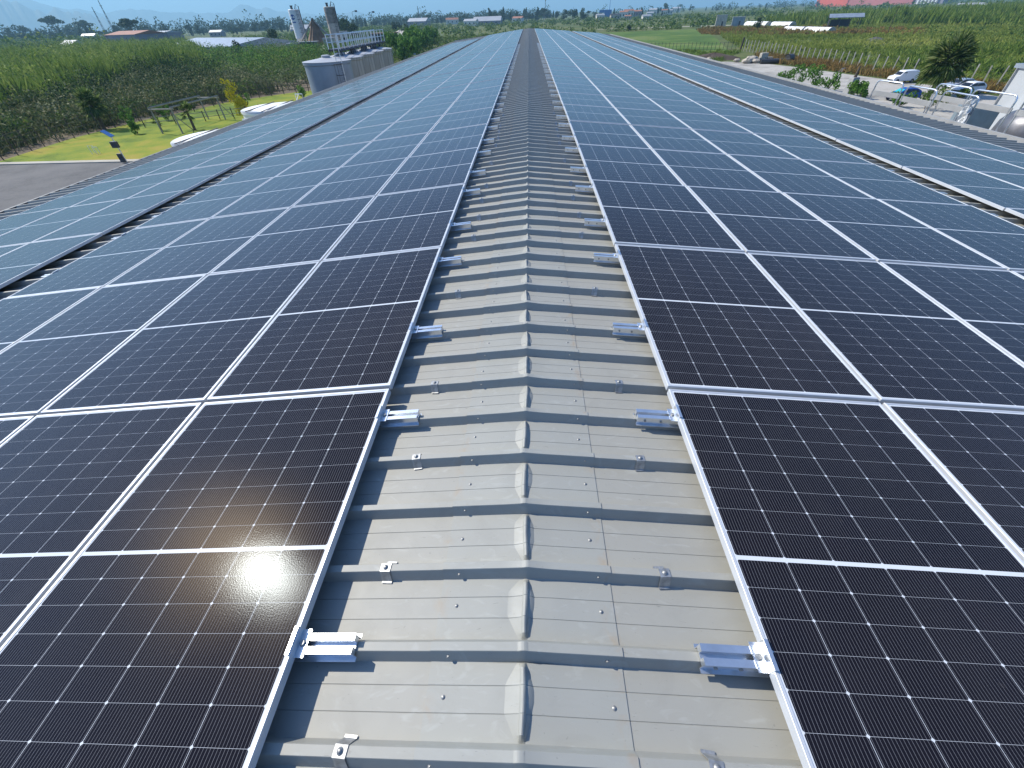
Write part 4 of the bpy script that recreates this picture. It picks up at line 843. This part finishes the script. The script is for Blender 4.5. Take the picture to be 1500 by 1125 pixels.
for a,b,nm in fr: hoop(nm,a,b,ZT,ZB,True,'%s guard rail frame of the row behind the wrapped post'%nm)
pf=empty('service_platform',(13.4,15.1,G),0,'grey steel service platform carrying the guard rails by the right roof edge','platform',raw=True)
MB().box((0,0,8.5),(1.9,6.4,.08)).build('deck',M['greyb'],pf)
for x,y_ in ((-.75,-2.9),(.75,-2.9),(-.75,0),(.75,0),(-.75,2.9),(.75,2.9)): MB().box((x,y_,4.23),(.12,.12,8.46)).build('leg',M['galv'],pf)
# crumpled plastic hung on the third frame
rg=random.Random(3); V=[];Fc=[]; nu,nv=12,16
for j in range(nv):
    for i in range(nu):
        t=j/(nv-1); u=(i/(nu-1)-.5); wdt=.30+.35*t; V.append((rg.gauss(0,.025)+.05*math.sin(9*u+4*t),u*wdt*.6+.04*math.sin(6*t),-1.05*t+rg.gauss(0,.02)))
for j in range(nv-1):
    for i in range(nu-1): Fc.append((j*nu+i,j*nu+i+1,(j+1)*nu+i+1,(j+1)*nu+i))
m=MB(); m.add(V,Fc); o=m.build('plastic_sheet',M['plastic'],loc=(12.88,14.0,-.80)); md=o.modifiers.new('thick','SOLIDIFY'); md.thickness=.01; tag(o,'crumpled white plastic wrapped around a guard rail post','plastic sheet')
# roof-edge objects
vc=empty('vent_cowl',(55.5,110.4,G),.3,'small grey box with a dark spike above the right roof edge','vent'); MB().box((0,0,1.0),(1.7,1.3,2.0),taper=.8).build('hood',M['greyb'],vc,bevel=.08); MB().tube([(0,0,2.0),(.1,0,3.2)],[.28,.1],7).build('spike',M['post'],vc)
wb=empty('white_building',(63,67.5,G),0,'white building with grey flat cap at the right picture edge','building')
MB().box((0,0,2.35),(15.6,14,4.7)).build('wall',M['palewall'],wb); MB().box((0,0,4.85),(16,14.4,.3)).build('roof',M['tankgrey'],wb); MB().tube([(-7.95,6.7,0),(-7.95,6.7,4.7)],.09,8).build('downpipe',M['greyb'],wb)
MB().box((-7.83,-2,1.1),(.06,1.1,2.2)).build('door',M['greyb'],wb)
sp=empty('steel_panel',(28.6,39.8,G),-.45,'upright blue-grey steel cabinet behind the guard rails','cabinet'); MB().box((0,0,2.8),(2.0,.7,5.6)).build('body',M['bluegrey'],sp,bevel=.03); MB().box((0,-.37,2.8),(1.8,.03,5.3)).build('door',M['bluegrey'],sp,bevel=.01); MB().tube([(.7,-.42,2.6),(.7,-.42,3.1)],.03,6).build('handle',M['galv'],sp)
gt=empty('pressure_vessel',(33.0,40.0,G),0,'shiny dark grey domed vessel at the right picture edge','tank',k=(.9,.9,ZK))
MB().lathe((0,0,0),[(2.0,0),(2.0,4.3),(1.9,4.75),(1.6,5.1),(1.0,5.35),(.1,5.42)],36).build('shell',M['tankdark'],gt,smooth=True); MB().lathe((0,0,5.38),[(.3,0),(.3,.35),(.42,.36),(.42,.46)],16).build('flange',M['galv'],gt)
for z in (1.4,3.2): MB().lathe((0,0,z),[(2.01,0),(2.05,.02),(2.05,.1),(2.01,.12)],36,closed=False).build('band',M['galv'],gt)
yl=empty('yellow_stair_rail',(29.8,34.2,G),.2,'bright yellow steel stair rail in front of the domed vessel','handrail')
m=MB()
for a,b in (((0,0,4.4),(2.4,1.6,5.5)),((0,0,3.9),(2.4,1.6,5.0)),((0,0,3.2),(0,0,4.4)),((1.2,.8,3.2),(1.2,.8,4.95)),((2.4,1.6,3.2),(2.4,1.6,5.5)),((-1.4,-.6,4.2),(0,0,4.4))): m.tube([a,b],.07,8)
m.build('rail_tube',M['yel'],yl,smooth=True); MB().box((1.1,.7,3.15),(3.2,1.0,.12)).build('landing',M['yel'],yl)
for q in ((0,0),(2.4,1.6)): MB().tube([(q[0],q[1],0),(q[0],q[1],3.2)],.08,6).build('leg',M['yel'],yl)
# ------------------------------------------------------------------ middle and far right things
def tunnel(a,b,r_,label):
    A=Vector((*Q(*a),G));B=Vector((*Q(*b),G)); L=(B-A).length; root=empty('white_tunnel',A,math.atan2(B.y-A.y,B.x-A.x),label,'tunnel',raw=True); n=14; m=MB(); V=[]
    for x in (0,L): V+=[(x,-r_*math.cos(PI*i/n),r_*math.sin(PI*i/n)) for i in range(n+1)]
    m.add(V,[(i,i+1,i+n+2,i+n+1) for i in range(n)]); m.build('cover',M['tunnel'],root,smooth=True)
    for x,s_ in ((0.02,1),(L-.02,-1)): m=MB(); m.add([(x,-r_*math.cos(PI*i/n)*.97,r_*math.sin(PI*i/n)*.97) for i in range(n+1)],[tuple(range(n+1))]); m.build('end_wall',M['conc'],root)
    for k_ in range(5): x=L*k_/4; MB().tube([(x,-r_*1.01*math.cos(PI*i/8),r_*1.01*math.sin(PI*i/8)) for i in range(9)],.08,4).build('hoop',M['galv'],root)
    return root
tunnel((145,388),(146.8,366),2.3,'left one of the two low white tunnels before the canopy shed'); tunnel((147,364),(149.4,340),2.4,'right one of the two low white tunnels before the canopy shed')
tunnel((158,500),(163,470),3.0,'pale tunnel farther back, left of the pair of low tunnels'); tunnel((166,470),(170,446),2.8,'short pale tunnel farther back with open dark end')
for i,(x,y_,w,h,mt,lab) in enumerate([(148.5,535,8,5,'conc','grey concrete cabin left of the far white tunnels'),(157,520,9,4,'tankgrey','pale blue metal container next to the grey concrete cabin')]):
    o=empty('site_cabin',(x,y_,G),-.3,lab,'cabin'); MB().box((0,0,h/2),(w,6,h)).build('wall',M[mt],o); MB().box((0,0,h+.15),(w+.4,6.4,.3)).build('roof',M['greyroof'],o); MB().box((1,-3.03,1.2),(1.2,.06,2.3)).build('door',M['dksteel'],o)
cn=empty('canopy_shed',(177,392,G),-.42,'open canopy shed with grey roof and black mesh walls','shed',k=(.9,.9,1.45))
for x in (-8,-2.7,2.7,8):
    for y_ in (-4,4): MB().box((x,y_,1.8),(.3,.3,3.6)).build('post',M['dksteel'],cn)
m=MB(); m.add([(-9,-5,3.5),(9,-5,3.5),(9,0,4.6),(-9,0,4.6),(-9,5,3.5),(9,5,3.5)],[(0,1,2,3),(3,2,5,4)]); o=m.build('roof',M['tankgrey'],cn); o.modifiers.new('s','SOLIDIFY').thickness=.15
MB().box((-2.5,-3.9,1.5),(10,.08,2.9)).build('mesh_wall',M['mesh'],cn); MB().box((-8,0,1.5),(.08,7.8,2.9)).build('mesh_wall',M['mesh'],cn)
def pole(x,y_,h,label,r_=.14,arms=1,name='utility_pole'):
    root=empty(name,(x,y_,G),random.uniform(-.4,.4),label,'utility pole'); MB().tube([(0,0,0),(0,0,h)],[r_,r_*.7],8).build('shaft',M['post'],root)
    for k_ in range(arms): MB().box((0,0,h-.4-k_*.8),(1.7,.12,.12)).build('crossarm',M['post'],root)
    return root
for x,y_,h,lab in [(-261,327,4.8+1.5,'dark utility pole standing in the reeds at the far left'),(-300,422,8.0,'dark utility pole left of the grey-mauve building'),(-307,472,7.5,'dark utility pole before the grey-mauve building'),(-309,552,11.5,'taller one of the twin dark poles by the grey-mauve building'),(-314,567,9.5,'shorter one of the twin dark poles by the grey-mauve building'),(-231,480,5,'short dark pole before the long low grey roof'),(162,312,7.6,'slanting dark utility pole in the right-hand meadow')]: pole(x,y_,h,lab)
for x,y_,h,lab in [(-161,620,13.5,'lamp mast left of its twin behind the catwalk'),(-147,628,12.8,'lamp mast right of its twin behind the catwalk')]:
    root=empty('lamp_mast',(x,y_,G),0,lab,'lamp mast'); MB().tube([(0,0,0),(0,0,h)],[.2,.13],8).build('pole',M['dksteel'],root); MB().tube([(0,0,h),(3.2,0,h+.5)],.1,6).build('arm',M['dksteel'],root); MB().box((3.6,0,h+.3),(2.0,1.2,.9)).build('lamp_head',M['dksteel'],root,bevel=.2)
def mast(x,y_,h,label,w=2.0):
    root=empty('lattice_mast',(x,y_,G),0,label,'lattice mast'); m=MB()
    for a in range(4):
        c,s_=math.cos(a*PI/2+.7),math.sin(a*PI/2+.7); m.tube([(w*c,w*s_,0),(.25*c,.25*s_,h)],.22,4)
        c2,s2=math.cos((a+1)*PI/2+.7),math.sin((a+1)*PI/2+.7)
        for k_ in range(8):
            t0,t1=k_/8,(k_+1)/8; w0=w*(1-t0)+.25*t0; w1=w*(1-t1)+.25*t1; m.tube([(w0*c,w0*s_,h*t0),(w1*c2,w1*s2,h*t1)],.12,3)
    m.build('lattice',M['dksteel'],root); MB().tube([(-2.2,0,h*.86),(2.2,0,h*.86)],.2,4).build('arm',M['dksteel'],root); return root
mast(-1010,1590,38,'tall lattice mast leaning over the plain at the far left'); mast(-1040,1600,32,'second lattice mast close to the tall far-left mast'); mast(-235,1450,22,'thin lattice mast above the horizon trees left of the ridge'); mast(37,1600,30,'lattice mast between the ridge line and the tallest horizon tree')
def building(x,y_,w,d_,h,rz,label,wall,roofm,pitch=.25,name='house',cat='house',nw=4,door=True):
    root=empty(name,(x,y_,G),rz,label,cat); MB().box((0,0,h/2),(w,d_,h)).build('wall',M[wall],root)
    e=.35; rh_=d_/2*pitch; m=MB(); m.add([(-w/2-e,-d_/2-e,h+.02),(w/2+e,-d_/2-e,h+.02),(w/2+e,0,h+rh_+.1),(-w/2-e,0,h+rh_+.1),(-w/2-e,d_/2+e,h+.02),(w/2+e,d_/2+e,h+.02)],[(0,1,2,3),(3,2,5,4),(0,3,4),(1,5,2)]); o=m.build('roof',M[roofm],root)
    for i in range(nw):
        xx=-w/2+w*(i+.5)/nw; MB().box((xx,-d_/2-.03,h*.55),(min(2.2,w/nw*.45),.08,h*.3)).build('window',M['window'],root)
    if door: MB().box((w*.02,-d_/2-.04,h*.22),(w*.06,.1,h*.44)).build('door',M['dksteel'],root)
    return root
building(-362,600,52,26,7.0,-.5,'long grey-mauve building with rust-red roof across the left plain','mauve','tile',.12,'industrial_shed','building',7)
building(-432,770,40,22,6.5,-.5,'lower grey-mauve building with pale wall behind the twin poles','mauve','greyroof',.1,'industrial_shed','building',5)
building(-398,560,22,16,3.2,-.5,'small dark shed left of the long grey-mauve building','dksteel','greyroof',.3,'shed','shed',2)
building(-205,445,95,52,2.6,-.62,'very long low building with pale grey roof before the plain','conc','tankgrey',.09,'long_low_building','building',9)
hs=[(-97,1132,22,4.6,'house','greyroof','white-walled long shed on the horizon left of the ridge'),(-70,1150,46,4.0,'mauve','greyroof','long grey shed beside the white-walled shed left of the ridge'),(-228,1400,40,5.5,'mauve','greyroof','hazy grey building far left of the white-walled shed'),(-170,1500,26,5.5,'house','tile','pale hazy house among the trees left of the ridge'),(-20,1240,20,5,'house','tile','pale house right behind the far end of the ridge'),
 (118,1150,14,5,'house','greyroof','pale low house left below the blue crane'),(139,1120,16,4.5,'conc','dksteel','grey ruin-like building below the blue crane'),(161,1180,15,7,'house','tile','white house right of the blue crane'),(176,1230,18,8,'house','tile','taller house with white gable in the village centre'),(196,1260,16,7,'mauve','tile','mauve house in the village centre'),(205,1180,12,5,'house','greyroof','small white house below the village centre'),(236,1330,16,8,'house','greyroof','white two-storey house right in the village'),(250,1290,12,7,'house','tile','white cube house at the right end of the village'),(150,1050,10,3.5,'rock','tile','small tan hut before the village'),(176,1040,14,3,'house','greyroof','low white hut before the village, rightmost'),
 (-560,1180,20,4,'mauve','greyroof','small grey-walled building on the plain below the mountains'),(-420,1250,44,3.2,'mauve','greyroof','long low shed on the plain below the mountains'),(-880,1300,20,5,'house','greyroof','tiny white farmhouse at the far left edge'),(300,1500,16,6,'house','greyroof','white farmhouse right of the village trees'),(420,2000,26,8,'house','greyroof','tiny white building on the right skyline')]
for i,(x,y_,w,h,wm,rm,lab) in enumerate(hs): building(x,y_,w,w*.5,h,random.uniform(-.5,.3),lab,wm,rm,.35,'distant_building','building',3,False)
bc=empty('blue_crane',(147,1300,G),0,'blue industrial hopper tower with thin mast in the distant village','tower')
MB().box((0,0,6),(14,10,8)).build('body',M['bluep'],bc); MB().box((-11,0,8.5),(12,6,3)).build('side_bin',M['bluep'],bc); MB().tube([(3,0,9),(3,0,21)],[.6,.25],5).build('mast_tube',M['bluep'],bc)
for x in (-6,6): MB().box((x,0,1.2),(.8,.8,2.4)).build('leg',M['dksteel'],bc)
rb=empty('red_industrial_building',(745,1560,G),-1.18,'huge orange-red industrial building at the top right','building')
MB().box((-110,0,10),(110,60,20)).build('orange_wall',M['redroof'],rb); MB().box((40,2,11),(190,60,22)).build('faded_wall',M['redroof2'],rb)
for k_ in range(6): MB().box((150+k_*9,-30,9),(3.2,3,18)).build('white_fin',M['white'],rb)
MB().box((175,0,8),(70,50,16)).build('grey_wing',M['mauve'],rb)
for i,(x,y_,w,h,mt,lab) in enumerate([(560,800,22,7,'house','pale container-like house top right, left of its neighbour'),(490,690,18,6,'bluegrey','blue-grey shed at the top right'),(520,665,10,8,'mauve','narrow grey building at the top right'),(545,655,7,9,'rock','tan rounded silo-like building at the top right corner'),(400,640,16,4,'conc','low concrete ruin on the right-hand slope'),(430,700,22,4,'house','pale low sheds on the right-hand slope')]): building(x,y_,w,w*.6,h,-.8,lab,mt,'greyroof',.15,'distant_building','building',3,False)
for i,(x,y_,lab) in enumerate([(-55.9,266,'nearest white vent post beside the broad-leaved thicket'),(-54.1,283,'middle white vent post beside the broad-leaved thicket'),(-53,302,'farthest white vent post beside the broad-leaved thicket')]):
    root=empty('vent_post',(x,y_,G),0,lab,'vent post'); MB().lathe((0,0,0),[(.5,0),(.5,1.7)],14).build('pipe',M['white'],root,auto=.6); MB().lathe((0,0,1.7),[(.85,.0),(.85,.5),(.3,.9)],14).build('cap',M['white'],root,auto=.6)
# ------------------------------------------------------------------ haze
hz=MB().box((0,0,(G-1+700)/2),(26400,26400,700-(G-1)))
t=NT('pale_haze'); t.t.nodes.remove(t.b); pv=t.n('ShaderNodeVolumePrincipled'); pv.inputs['Density'].default_value=.00018; pv.inputs['Color'].default_value=(.40,.76,1,1); pv.inputs['Anisotropy'].default_value=.15; t.l(pv.outputs[0],t.out.inputs['Volume'])
tag(hz.build('haze',t.m),'thin blue haze over the whole plain','haze',kind='stuff')
